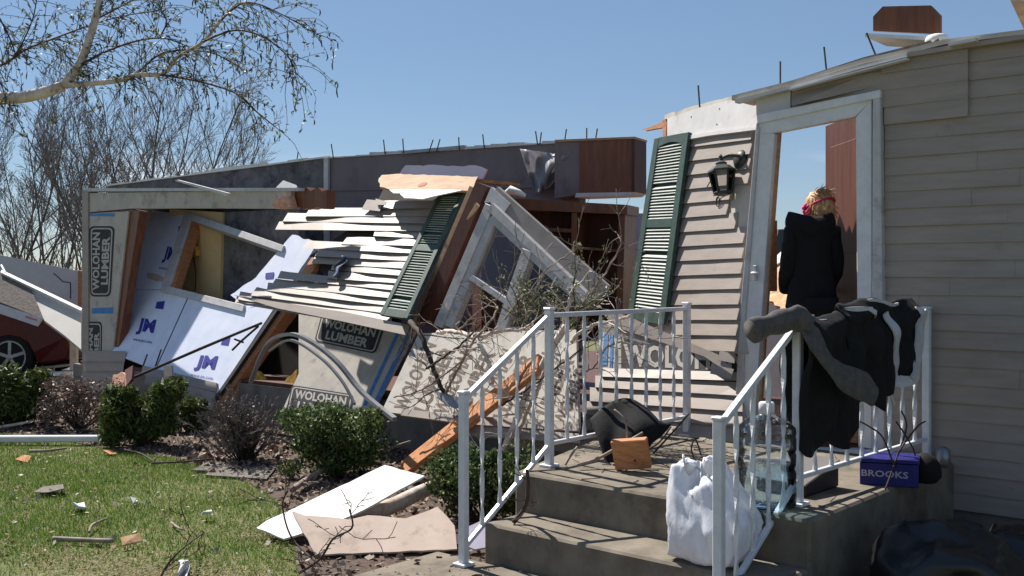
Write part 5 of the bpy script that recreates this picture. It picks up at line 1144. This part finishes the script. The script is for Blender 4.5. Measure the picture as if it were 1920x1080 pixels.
# ================================================================== PERSON
def skin_mesh(verts, edges, radii, root=0, sub=2):
    me = bpy.data.meshes.new('sk'); me.from_pydata([tuple(v) for v in verts], edges, []); me.update()
    o = bpy.data.objects.new('sk', me); COL.objects.link(o); o.modifiers.new('s', 'SKIN'); m2 = o.modifiers.new('u', 'SUBSURF'); m2.levels = sub; m2.render_levels = sub
    for i, rr in enumerate(radii): me.skin_vertices[0].data[i].radius = rr if isinstance(rr, tuple) else (rr, rr); me.skin_vertices[0].data[i].use_root = (i == root)
    dg = bpy.context.evaluated_depsgraph_get(); dg.update(); ev = bpy.data.meshes.new_from_object(o.evaluated_get(dg)); bpy.data.objects.remove(o); return ev
# local frame: x right as seen from the camera, y away, z up; she faces away and a little to the left
sv = [(0, 0, .90), (0, 0, 1.02), (0, .005, 1.14), (0, .01, 1.26), (0, .01, 1.345), (.02, .03, 1.38), (.045, .05, 1.43),
      (.085, 0, .84), (.095, .01, .48), (.10, -.02, .09), (.105, .10, .03),
      (-.085, 0, .84), (-.10, .03, .48), (-.105, .02, .09), (-.12, .14, .03),
      (.125, .0, 1.315), (.155, .0, 1.08), (.13, .16, .93), (.10, .24, .95),
      (-.125, .0, 1.315), (-.155, .0, 1.08), (-.13, .17, .95), (-.10, .25, .99)]
se = [(0, 1), (1, 2), (2, 3), (3, 4), (4, 5), (5, 6), (0, 7), (7, 8), (8, 9), (9, 10), (0, 11), (11, 12), (12, 13), (13, 14), (4, 15), (15, 16), (16, 17), (17, 18), (4, 19), (19, 20), (20, 21), (21, 22)]
sr = [(.15, .13), (.145, .12), (.14, .115), (.14, .11), (.10, .09), (.055, .055), (.05, .05), (.095, .09), .068, .045, (.045, .035), (.095, .09), .068, .045, (.045, .035), (.065, .07), .055, .046, .032, (.065, .07), .055, .046, .032]
pm = skin_mesh([V(v) for v in sv], se, sr)
hv, hf = [], []
bmh = bmesh.new(); bmesh.ops.create_uvsphere(bmh, u_segments=24, v_segments=18, radius=1)
HC = V((.065, .08, 1.475)); face = V((-.5, .83, -.2)).normalized(); fr = face.cross(V((0, 0, 1))).normalized(); fu = fr.cross(face)
for v in bmh.verts:
    c = v.co.copy(); x, y, z_ = c.x, c.y, c.z
    j = 1 - .22*max(0, -z_)**1.5
    nose = .16*math.exp(-((x/.14)**2 + ((z_+.12)/.18)**2)) * (1 if y > 0 else 0)
    sock = -.05*math.exp(-(((abs(x)-.36)/.16)**2 + ((z_-.08)/.13)**2)) * (1 if y > 0 else 0)
    lip = .04*math.exp(-((x/.22)**2 + ((z_+.48)/.06)**2)) * (1 if y > 0 else 0)
    ear = .12*math.exp(-((y/.14)**2 + ((z_-.0)/.18)**2)) * (abs(x) > .8)
    v.co = HC + fr*(x*.075*j*(1+ear)) + face*((y*(1)+nose+sock+lip)*.092) + fu*(z_*.112)
hd = bpy.data.meshes.new('hd'); bmh.to_mesh(hd); bmh.free()
mbp = MB(); mats = []
def absorb(me):
    i0 = len(mbp.v); mbp.v += [v.co.copy() for v in me.vertices]; mbp.f += [tuple(i0+i for i in p.vertices) for p in me.polygons]
nb0 = len(pm.vertices); absorb(pm); absorb(hd)
for sx, wrist in ((1, V((.10, .24, .95))), (-1, V((-.10, .25, .99)))):
    palm = wrist + V((-sx*.045, .055, .005)); mbp.tube([wrist, wrist.lerp(palm, .5), palm], [.026, .036, .034], 8)
    for k in range(4):
        off = V((0, .008, .026-.017*k)); L = (.066, .074, .070, .055)[k]; d0 = V((-sx*.7, .6, -.1)).normalized()
        p0 = palm + off; p1 = p0 + d0*L*.5; p2 = p1 + (d0 + V((0, -.6, -.25))).normalized()*L*.5; mbp.tube([p0, p1, p2], [.009, .0085, .007], 6)
    p0 = wrist + V((-sx*.02, .015, .03)); mbp.tube([p0, p0 + V((-sx*.02, .03, .03)), p0 + V((-sx*.045, .05, .03))], [.011, .010, .008], 6)
PX0 = V((1.905, 6.60, .447)); SP = 1.0
person = thing('person', 'person in black hoodie with blonde hair and pink headband, back turned in doorway', 'person', PX0)
mbp.v = [PX0 + v*SP + (mnoise.noise_vector(V((v.x*9, v.y*9, v.z*16)))*.009 + mnoise.noise_vector(v*26)*.003 if v.z < 1.36 else V((0, 0, 0))) for v in mbp.v]
ob = mbp.build('body', [m_hood, m_jeans, m_skin, m_boxdark], person, smooth=True, recalc=True)
for p in ob.data.polygons:
    c = p.center; z_ = c.z
    if z_ > 1.375: p.material_index = 2
    elif z_ < .06: p.material_index = 3
    elif z_ < .86 and abs(c.y) < .16: p.material_index = 1
    elif c.y > .225 and z_ > .85: p.material_index = 2
    else: p.material_index = 0
# hood bunched on the shoulders and hem
hm = MB()
for k in range(13):
    pass
def hoodf(u, v):
    a = math.pi*(1.0*u) + math.pi; rad = .135 + .02*math.sin(v*math.pi); 
    return PX0 + V((math.cos(a)*(.125+.02*math.sin(math.pi*v)), .05 + math.sin(a)*(.10+.045*math.sin(math.pi*v)), 1.30+.13*v + .02*math.cos(a*2)))
hm.grid(18, 8, hoodf); hm.build('hood', m_hood, person, smooth=True, solid=.03)
hm = MB(); hm.lathe(PX0 + V((0, 0, .82)), [(.168, 0), (.178, .03), (.172, .06), (.168, .09)], 24, sx=.74)
hm.build('hem', m_hood, person, smooth=True)
# hair: cap plus loose strands, ponytail lump
hr = MB()
c0 = PX0 + HC
bmh = bmesh.new(); bmesh.ops.create_uvsphere(bmh, u_segments=20, v_segments=14, radius=1)
keepf = []
for v in bmh.verts:
    d_ = v.co.copy(); v.co = c0 + fr*(d_.x*.086) + face*(d_.y*.098-.010) + fu*(d_.z*.118+.006) + mnoise.noise_vector(d_*4)*.008
fs_ = [f for f in bmh.faces if not ((f.calc_center_median()-c0).dot(face) > .045 and (f.calc_center_median()-c0).dot(fu) < .075)]
i0 = len(hr.v); bmh.verts.index_update(); hr.v += [v.co.copy() for v in bmh.verts]; hr.f += [tuple(v.index+i0 for v in f.verts) for f in fs_]; bmh.free()
rh = random.Random(6)
for k in range(620):
    a = rh.uniform(-math.pi, math.pi); e = rh.uniform(-.2, 1.35); dvec = (fr*math.cos(a)*math.cos(e)*.088 - face*abs(math.sin(a))*math.cos(e)*.10 + fu*math.sin(e)*.12)
    p0 = c0 + dvec; out = dvec.normalized(); tang = (V((0, 0, -1)) + rvec(rh)*.6 + out*.15).normalized()
    if e > .7: tang = (-face*.8 + rvec(rh)*.5 + V((0, 0, -.15))).normalized()
    pts, _ = wander(rh, p0, tang, rh.uniform(.03, .085), 4, .28, -.12); hr.tube(pts, [.0026, .0026, .0022, .0018, .001], 4, cap=False)
hr.build('hair', m_hair, person, smooth=True, recalc=False)
bd = MB(); 
for k in range(25):
    pass
ringp = [c0 + fr*(math.cos(g)*.092) + face*(math.sin(g)*.104-.008) + fu*(.012-.03*math.sin(g)) for g in [2*math.pi*k/28 for k in range(29)]]
bd.tube(ringp, [.008]*29, 6, cap=False); bd.build('headband', m_pink, person, smooth=True)
fl = MB(); fc = c0 - fr*.095 + fu*.0 + face*.01
for k in range(6):
    g = 2*math.pi*k/6; fl.lathe(fc + fu*math.cos(g)*.022 + face*math.sin(g)*.022 - fr*.006, [(.004, -.012), (.015, -.004), (.015, .004), (.004, .012)], 8, fr)
fl.build('headband_flower', m_pink, person, smooth=True)

# ================================================================== CLOTHES OVER THE RIGHT RAILING
RD = (FR-NR).normalized(); RO = V((RD.y, -RD.x, 0)); RL = (FR-NR).length
def drape(name, label, s0, s1, front, back, mat, seed, thick=.012, lift=.015, amp=.02, sag=0.0, base=1.287, kf=9):
    def fn(u, v):
        s = (s0+(s1-s0)*u); p = NR + RD*(s*RL); Lf = front(u); Lb = back(u); a = v*2-1
        hang = -Lb*(-a) if a < 0 else -Lf*a
        k = min(1, abs(a)*6); off = (.035*math.copysign(1, a)*k)
        f = amp*abs(a)*(math.sin(kf*u*2+seed+a*2)+.6*math.sin(kf*3.1*u+seed*2-a*3)) + .012*math.sin(a*13+u*7+seed)
        if a > 0: off += .03*math.sin(a*math.pi)*(.6+.4*math.sin(6*u+seed))
        hz = (1-k)*lift + .012*math.sin(u*11+seed)*(1-abs(a))
        q = p + RO*(off+f) + RD*(.02*math.sin(a*5+u*9+seed)); return V((q.x, q.y, base + hz + hang*max(0, (abs(a)-.04))/.96 + sag*math.sin(u*math.pi)*(1-abs(a))))
    mb = MB(); mb.grid(84, 70, fn)
    for i, v in enumerate(mb.v): mb.v[i] = v + mnoise.noise_vector(V((v.x*9, v.y*9, v.z*3)))*.012 + RO*mnoise.noise(V((v.x*26, v.y*26, v.z*7)))*.007
    return mb, fn
mb, fnA = drape('sweatpants', '', -.03, .50, lambda u: .50 + .05*math.sin(u*14) + (.10 if u < .75 else -.05), lambda u: .45, m_black, 1.0, amp=.024)
o = mb.build('draped_trousers', m_black, smooth=True, solid=.012); tag(o, 'black trousers with a grey leg hung over the right railing at the corner post', 'trousers')
def flatloft(path, A, B, n=14):
    """cloth loft: ring half-widths A (across) and B (towards the viewer)"""
    mb = MB(); i0 = 0
    for k, p in enumerate(path):
        t_ = (path[min(k+1, len(path)-1)]-path[max(k-1, 0)]).normalized(); b_ = (RO - t_*RO.dot(t_)).normalized(); a_ = t_.cross(b_)
        for j in range(n):
            g = 2*math.pi*j/n; mb.v.append(p + a_*(A[k]*math.cos(g)) + b_*(B[k]*math.sin(g)))
    for k in range(len(path)-1):
        for j in range(n): mb.f.append((k*n+j, k*n+(j+1) % n, (k+1)*n+(j+1) % n, (k+1)*n+j))
    mb.f.append(tuple(range(n-1, -1, -1))); e = (len(path)-1)*n; mb.f.append(tuple(range(e, e+n)))
    for k, v in enumerate(mb.v): mb.v[k] = v + mnoise.noise_vector(v*7)*.014 + mnoise.noise_vector(v*22)*.004
    return mb
q = cat_curve([P(1410, 620, 4.62), P(1440, 610, 4.66), P(1472, 602, 4.72), P(1500, 596, 4.78), P(1520, 606, 4.80)], 8); n = len(q)
flatloft(q, [.056+.005*math.sin(i*.6) for i in range(n)], [.040+.005*math.sin(i*.5+1) for i in range(n)]).build('grey_leg', m_greycloth, o, smooth=True)
MB().tube([q[0]+(q[0]-q[1]).normalized()*.006, q[0]+(q[1]-q[0]).normalized()*.02], .050, 14).build('leg_cuff', m_greycloth, o, smooth=True)
q = cat_curve([P(1506, 590, 4.83), P(1522, 628, 4.80), P(1545, 672, 4.82), P(1575, 704, 4.87), P(1612, 722, 4.95), P(1640, 742, 5.0)], 8); n = len(q)
flatloft(q, [.060+.012*math.sin(i*.25) for i in range(n)], [.013]*n).build('grey_leg', m_greycloth, o, smooth=True)
mb, fnB = drape('jacket', '', .28, .86, lambda u: .30 + .13*math.sin(u*math.pi)**.7 + .02*math.sin(u*17), lambda u: .4, m_black, 4.0, lift=.05, amp=.026, base=1.31)
o2 = mb.build('draped_jacket', m_black, smooth=True, solid=.014); tag(o2, 'black jacket with white trim heaped over the middle of the right railing', 'jacket')
def trim(fn, path, w, nm, par, mat=m_whitecloth, off=.012):
    pts = [fn(u, v) + RO*off for u, v in path]; t_ = MB(); 
    for i, p in enumerate(pts):
        d_ = (pts[min(i+1, len(pts)-1)] - pts[max(i-1, 0)]).normalized(); s_ = d_.cross(RO).normalized(); ww = w*(.6+.4*math.sin(math.pi*i/(len(pts)-1)))
        t_.v += [p+s_*ww, p-s_*ww, p-s_*ww+RO*.010, p+s_*ww+RO*.010]
    for i in range(len(pts)-1):
        a = 4*i
        for j in range(4): t_.f.append((a+j, a+(j+1) % 4, a+4+(j+1) % 4, a+4+j))
    m_ = len(pts)*4; t_.f += [(0, 1, 2, 3), (m_-1, m_-2, m_-3, m_-4)]
    return t_.build(nm, mat, par, smooth=False)
def uvpath(pts, n=6): return [(p.x, p.y) for p in cat_curve([V((a, b, 0)) for a, b in pts], n)]
trim(fnB, uvpath([(.44, .60), (.49, .72), (.54, .84), (.60, .94), (.68, .99), (.77, .985)]), .040, 'white_lining', o2)
trim(fnB, uvpath([(.76, .985), (.85, .93), (.91, .82), (.92, .72), (.91, .64)]), .055, 'white_lining', o2, off=.016)
trim(fnB, [(.05+.03*k, .53+.004*k) for k in range(8)], .012, 'white_stripe', o2); trim(fnB, [(.22+.02*k, .55+.018*k) for k in range(7)], .014, 'white_stripe', o2); trim(fnB, [(.88+.008*k, .58+.02*k) for k in range(7)], .02, 'white_patch', o2)
trim(fnB, [(.30+.05*k, .505+.002*k) for k in range(10)], .010, 'white_stripe', o2)
MB().tube(cat_curve([fnB(.62, .97), fnB(.62, .99)+V((0, 0, -.05)), fnB(.66, .99)+V((.02, 0, -.13))], 5), .0035, 5).build('drawstring', m_whitecloth, o2)
# ================================================================== THINGS ON THE PORCH AND STEP
# white bag on the lower step
bc_ = D(NR, .225, .43, SZ); bgm = MB(); bmh = bmesh.new(); bmesh.ops.create_icosphere(bmh, subdivisions=5, radius=1)
for v in bmh.verts:
    d_ = v.co.copy(); m_ = max(abs(d_.x), abs(d_.y), abs(d_.z)); q_ = d_.lerp(d_/m_, .62)      # boxy sack
    hgt = min(1, max(0, (q_.z/.95+1)/2)); th = math.atan2(q_.y, q_.x)
    w_ = 1.0 - .34*max(0, hgt-.45)/.55 - .10*max(0, .22-hgt)*4.5
    fold = 1 + (.05*math.sin(th*7+3*hgt) + .035*math.sin(th*13-4*hgt))*hgt**2
    x_ = q_.x*.19*w_*fold - .05*max(0, hgt-.6) + .03*math.sin(hgt*5); y_ = q_.y*.155*w_*fold
    z_ = hgt*.40 + .05*hgt*math.sin(th*2+1) + (.02*math.sin(th*5) if hgt > .9 else 0)
    c_ = mnoise.noise_vector(V((d_.x*3, d_.y*3, d_.z*2)))*.016 + mnoise.noise_vector(V((d_.x*9+z_*6, d_.y*9, d_.z*2)))*.0055 + mnoise.noise_vector(V((d_.x*26, d_.y*26, d_.z*5)))*.0022
    v.co = bc_ - U*(x_+c_.x) - N*(y_+c_.y) + V((0, 0, max(.004, z_+c_.z*.8)))
bgm.v = [v.co.copy() for v in bmh.verts]; bmh.verts.index_update(); bgm.f = [tuple(v.index for v in f.verts) for f in bmh.faces]; bmh.free()
bag = thing('rubbish_bag', 'bulging white plastic bag standing on the lower step', 'bag', bc_)
bgm.build('sack', m_bag, bag, smooth=True)
tp = bc_ + V((0, 0, .42))
kt = MB(); kt.grid(14, 6, lambda u, v: tp + U*(.11-.16*u) + N*(.05*math.sin(u*9)+.03*v) + V((0, 0, -.03 + .075*v*(.5+.5*math.sin(u*7+1)) + .012*math.sin(u*23))))
kt.build('gathered_top', m_bag, bag, smooth=True, solid=.006)
MB().tube(cat_curve([tp+U*.06, tp+U*.09+V((0, 0, .07)), tp+U*.07+V((0, 0, .12)), tp+U*.04+V((0, 0, .05))], 6), .004, 5).build('handle_loop', m_print, bag)
# big water bottle
wb = V((1.175, 4.80, PZ+.002)); wt = thing('water_bottle', 'large clear plastic water bottle beside the corner railing post', 'bottle', wb)
pr = [(.10, 0), (.128, .012), (.134, .03)]
for k in range(4):
    z0 = .05 + .075*k; pr += [(.134, z0), (.134, z0+.05), (.1305, z0+.056), (.1305, z0+.068)]
pr += [(.134, .352), (.130, .375), (.10, .405), (.05, .43), (.03, .44), (.03, .475), (.026, .48)]
MB().lathe(wb, pr, 32).build('bottle_body', m_plastic, wt, smooth=True)
MB().lathe(wb + V((0, 0, .435)), [(.036, 0), (.036, .05), (.03, .056)], 20).build('cap', m_whitecloth, wt, smooth=True)
MB().lathe(wb + V((0, 0, .006)), [(.095, 0), (.122, .012), (.128, .04), (.128, .20), (.126, .202)], 28).build('water', m_water, wt, smooth=True)
# dark flat case and blue box behind the corner post
cs0 = D(NR, -.02, -.36, PZ)
tb = thing('dark_case', 'dark flat case with a grey top lying by the right railing', 'case', cs0)
ca, cb_ = RD, RO
MB().hexa([cs0 - ca*.20 - cb_*.05 + V((0, 0, .003)), cs0 + ca*.16 - cb_*.05 + V((0, 0, .003)), cs0 + ca*.16 - cb_*.32 + V((0, 0, .003)), cs0 - ca*.20 - cb_*.32 + V((0, 0, .003)), cs0 - ca*.20 - cb_*.05 + V((0, 0, .05)), cs0 + ca*.16 - cb_*.05 + V((0, 0, .125)), cs0 + ca*.16 - cb_*.32 + V((0, 0, .14)), cs0 - ca*.20 - cb_*.32 + V((0, 0, .06))]).build('case_body', m_boxdark, tb, bevel=.008)
MB().hexa([cs0 - ca*.21 - cb_*.045 + V((0, 0, .054)), cs0 + ca*.165 - cb_*.045 + V((0, 0, .129)), cs0 + ca*.165 - cb_*.325 + V((0, 0, .145)), cs0 - ca*.21 - cb_*.325 + V((0, 0, .065)), cs0 - ca*.21 - cb_*.045 + V((0, 0, .066)), cs0 + ca*.165 - cb_*.045 + V((0, 0, .141)), cs0 + ca*.165 - cb_*.325 + V((0, 0, .157)), cs0 - ca*.21 - cb_*.325 + V((0, 0, .077))]).build('lid', m_boxtop, tb, bevel=.004)
bx0 = G(1612, 908, PZ); bx1 = G(1722, 916, PZ); bd_ = (bx1-bx0).normalized(); bn = V((-bd_.y, bd_.x, 0)); bn = bn if bn.y > 0 else -bn
bb_ = thing('blue_box', 'deep blue shoe box with pale lettering at the back of the porch', 'box', (bx0+bx1)/2)
Lb_ = (bx1-bx0).length
MB().hexa([bx0, bx1, bx1+bn*.22, bx0+bn*.22, bx0+V((0, 0, .115)), bx1+V((0, 0, .12)), bx1+bn*.22+V((0, 0, .12)), bx0+bn*.22+V((0, 0, .115))]).build('carton', m_navy, bb_, bevel=.004)
MB().hexa([bx0-bd_*.006-bn*.006+V((0, 0, .118)), bx1+bd_*.006-bn*.006+V((0, 0, .123)), bx1+bd_*.006+bn*.226+V((0, 0, .123)), bx0-bd_*.006+bn*.226+V((0, 0, .118)), bx0-bd_*.006-bn*.006+V((0, 0, .135)), bx1+bd_*.006-bn*.006+V((0, 0, .14)), bx1+bd_*.006+bn*.226+V((0, 0, .14)), bx0-bd_*.006+bn*.226+V((0, 0, .135))]).build('lid', m_navy, bb_)
text_on(lambda u, v: bx0 + bd_*(Lb_*(.03+.80*u)) - bn*.002 + V((0, 0, .045+.034*v)), 'BROOKS', 'lettering', m_lilac, bb_, .02)
o = MB().lathe(G(1722, 912, PZ)+V((.08, .12, 0)), [(.06, 0), (.085, .03), (.08, .09), (.05, .13), (.02, .15)], 12).build('dark_bundle', m_black, smooth=True); tag(o, 'dark rounded bundle right of the blue box', 'bundle')
o = MB().lathe(V((2.43, 5.86, PZ)), [(.03, 0), (.045, .02), (.042, .09), (.02, .11)], 8).build('silver_can', m_metal, smooth=True); tag(o, 'crumpled silver can at the foot of the shaded wall', 'can')
# twigs stuck up by the right railing
tg = thing('snagged_twig', 'bare twig standing up against the right railing', 'twig', G(1662, 915, PZ)); mb = MB()
for l in ([(1660, 918, 5.2), (1672, 885, 5.25), (1684, 850, 5.3), (1700, 800, 5.4), (1690, 770, 5.4)], [(1676, 872, 5.25), (1655, 820, 5.3), (1630, 800, 5.3), (1612, 790, 5.3)], [(1676, 872, 5.25), (1690, 840, 5.3), (1720, 800, 5.35), (1735, 790, 5.4)], [(1722, 895, 5.4), (1715, 850, 5.4), (1700, 820, 5.4), (1680, 790, 5.4)]):
    mb.tube(cat_curve([P(*x) for x in l], 5), .0045, 5)
mb.build('stems', m_dkbranch, tg, smooth=True); tg.children[0]['kind'] = 'stuff'
# dark seat and wood block on the left of the porch
ck = thing('dark_upholstery', 'torn black padded seat lying against the left porch railing', 'seat', G(1170, 880, PZ))
PKp = PL(P(1140, 880, 5.95), P(1250, 810, 6.1), P(1150, 760, 6.25))
def padf(u, v):
    x = (1108+40*v*.8)*(1-u) + (1258-50*v)*u; y = 788 - 42*math.sin(math.pi*min(1, u*1.15))*(1-v) + 88*v + 8*u*(1-v) - 30*v*u
    return PKp.at(x, y, .05*math.sin(u*math.pi)*math.sin(v*math.pi)+.015*math.sin(u*9+v*4))
mb = MB(); mb.grid(20, 16, padf); mb.build('pad', m_black, ck, smooth=True, solid=.03)
wbk = thing('wood_block', 'orange pine block lying on the porch below the black seat', 'block', G(1185, 890, PZ))
a0 = G(1180, 890, PZ); e1_ = V((.16, -.05, .02)).normalized(); e2_ = V((-.10, -.25, .95)).normalized(); e2_ = (e2_-e1_*e2_.dot(e1_)).normalized(); e3_ = e1_.cross(e2_)
MB().box(a0 + V((.02, .08, .10)), e1_*.10, e2_*.085, e3_*.022).build('timber', m_beam, wbk, bevel=.004)
MB().lathe(a0 + V((.04, .06, .075)) + e3_*(.021 if e3_.y < 0 else -.021), [(.007, 0), (.007, .002)], 8, e3_).build('nail_head', m_print, wbk)
PT = PL(P(1110, 880, 5.8), P(1270, 860, 6.0), P(1180, 780, 6.15))
for lab, l, rr in (('pale crooked twig hanging over the black seat', [(1152, 768, 5.85), (1170, 785, 5.8), (1176, 815, 5.78), (1172, 840, 5.78)], .006),
                   ('grey stick lying along the left porch edge', [(1082, 872, 5.75), (1120, 860, 5.8), (1165, 835, 5.85), (1205, 812, 5.9)], .010),
                   ('thin dark twig leaning at the foot of the far left post', [(1225, 850, 6.2), (1260, 812, 6.3), (1292, 775, 6.4)], .006),
                   ('short pale twig at the foot of the inner left post', [(1060, 872, 5.7), (1070, 855, 5.7), (1082, 838, 5.75)], .006),
                   ('long dark stick across the front of the pine block', [(1150, 872, 5.72), (1200, 850, 5.8), (1235, 830, 5.85), (1258, 800, 5.9)], .006)):
    o = MB().tube(cat_curve([P(*x) for x in l], 5), rr, 6).build('porch_twig', m_branch if 'pale' in lab or 'grey' in lab else m_dkbranch, smooth=True); tag(o, lab, 'twig')
# litter on porch
r = random.Random(15); mb = MB()
for k in range(70):
    u_, n_ = r.uniform(-.1, 1.6), r.uniform(-1.5, .22); p = D(NR, u_, n_, PZ+.004)
    d_ = V((r.gauss(0, 1), r.gauss(0, 1), 0)).normalized(); mb.tube([p, p+d_*r.uniform(.03, .14)+V((0, 0, r.uniform(0, .02)))], [.003, .002], 4)
tag(mb.build('porch_splinters', m_dkbranch, recalc=False), 'thin splinters and twigs strewn over the porch slab', 'debris', kind='stuff')
# litter in the shade right of the porch
lit = [('pale folded paper scrap deep in the shade by the wall', [(1762, 930), (1792, 932), (1785, 950), (1772, 958), (1762, 950)], m_litter_white), ('pale grey scrap in the shade below the white rod', [(1712, 984), (1728, 964), (1758, 972), (1755, 986)], m_litter_white),
       ('flat pale scrap in the middle of the shaded litter', [(1725, 992), (1760, 992), (1755, 1003), (1735, 1000)], m_litter_white), ('upright pale scrap at the bottom of the shaded litter', [(1645, 1030), (1655, 1016), (1672, 1012), (1668, 1036)], m_litter_white),
       ('pinkish board scrap against the shaded wall foot', [(1838, 996), (1862, 1000), (1870, 1020), (1866, 1032), (1846, 1032)], m_beige), ('small orange scrap at the bottom edge of the shaded litter', [(1668, 1066), (1680, 1064), (1686, 1072), (1672, 1078)], m_stud)]
for lab, pts, mt in lit:
    ym = max(y for _, y in pts); Yb = F*CH/(ym-HY); pl = PL(P(pts[0][0], ym, Yb), P(pts[0][0]+20, ym, Yb), P(pts[0][0], ym-10, Yb+.05))
    o = pxpoly(pl, pts, .004, 0, jag=.004, seed=2).build('litter_scrap', mt); tag(o, lab, 'litter')
def gst(lab, a, b, rad, mt, nm): o = MB().tube([G(*a), G(*b)], rad, 6).build(nm, mt); tag(o, lab, 'stick')
gst('white rod lying in the shade right of the porch', (1690, 966, .10), (1744, 966, .10), .008, m_litter_white, 'white_rod'); gst('pinkish white stick against the shaded wall foot', (1820, 960, .12), (1868, 996, .03), .012, m_pinkins, 'pale_stick'); gst('short grey stick at the lower left of the shaded litter', (1614, 1050, .02), (1642, 1044, .02), .008, m_litter_white, 'grey_stick')
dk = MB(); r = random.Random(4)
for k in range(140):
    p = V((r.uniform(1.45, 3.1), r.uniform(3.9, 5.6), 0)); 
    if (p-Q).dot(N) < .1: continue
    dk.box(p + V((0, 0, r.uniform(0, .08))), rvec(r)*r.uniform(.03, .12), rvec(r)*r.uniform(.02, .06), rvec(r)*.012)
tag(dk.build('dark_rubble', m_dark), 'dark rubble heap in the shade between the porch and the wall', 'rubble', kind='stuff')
shrub('small leafy plant at the lower right corner in the shade', 'green_shrub', 1915, 1075, 60, 1015, 51, m_bushleaf, 1500, .010, group=SG)

# black sacks heaped in the shade, the largest enlarged to darken the porch side
for k, (cx, cy, rr_, hh, lab) in enumerate(((1.92, 4.62, .34, .40, 'large black rubbish sack enlarged to darken the shaded porch side'), (2.42, 4.98, .24, .28, 'smaller black rubbish sack in the shade nearest the wall'), (1.86, 4.30, .22, .22, 'flat black rubbish sack in the shade nearest the viewer'))):
    bmh = bmesh.new(); bmesh.ops.create_icosphere(bmh, subdivisions=4, radius=1); mb = MB(); bmh.verts.index_update()
    for v in bmh.verts:
        d_ = v.co; h_ = (d_.z+1)/2; n_ = mnoise.noise_vector(d_*1.6+V((k*3, 0, 0)))*.06 + mnoise.noise_vector(d_*4)*.018 + mnoise.noise_vector(d_*11)*.006
        mb.v.append(V((cx + d_.x*rr_*(1.05-.4*h_**2) + n_.x, cy + d_.y*rr_*(1.05-.4*h_**2) + n_.y, max(-.008, h_*hh + n_.z*(h_ > .1)))))
    mb.f = [tuple(v.index for v in f.verts) for f in bmh.faces]; bmh.free()
    o = mb.build('black_sack', m_sack, smooth=True); tag(o, lab, 'bag', 'black sacks beside the porch')

# single scraps one can pick out
o = pxpoly(PL(P(535, 350, 11.6), P(560, 350, 11.55), P(535, 330, 11.7)), [(517, 352), (531, 338), (556, 347), (557, 353)], .03, 0).build('white_scrap', m_gyp); tag(o, 'small white triangular scrap lying on the far wall header', 'scrap')
def flat_scrap(lab, px, mt, z=.012, th=.008, nm='lawn_scrap'):
    o = MB().poly([G(x, y, z) + V((0, 0, .02*math.sin(x*.7))) for x, y in px], V((0, 0, th))).build(nm, mt); tag(o, lab, 'scrap')
flat_scrap('orange wood chip on the lawn at the far left', [(28, 866), (44, 852), (60, 852), (52, 864)], m_stud)
flat_scrap('orange wood chip on the lawn edge below the taller juniper', [(192, 848), (214, 842), (222, 848), (206, 852)], m_stud)
flat_scrap('grey shingle piece lying in the lawn grass', [(62, 922), (80, 912), (118, 914), (120, 922), (90, 926)], m_shingle, .02)
flat_scrap('white crumpled scrap in the middle left of the lawn', [(136, 950), (142, 944), (158, 942), (160, 950), (148, 954)], m_litter_white, .03, .015)
flat_scrap('small white square scrap in the lawn centre', [(244, 938), (250, 934), (256, 936), (250, 941)], m_litter_white, .03)
flat_scrap('white scrap on the lawn near the tip of the white board', [(376, 962), (396, 962), (398, 966), (380, 967)], m_litter_white, .03)
flat_scrap('tan splinter on the lawn right of the grey stick', [(226, 1016), (262, 1008), (266, 1011), (230, 1020)], m_osb, .03)
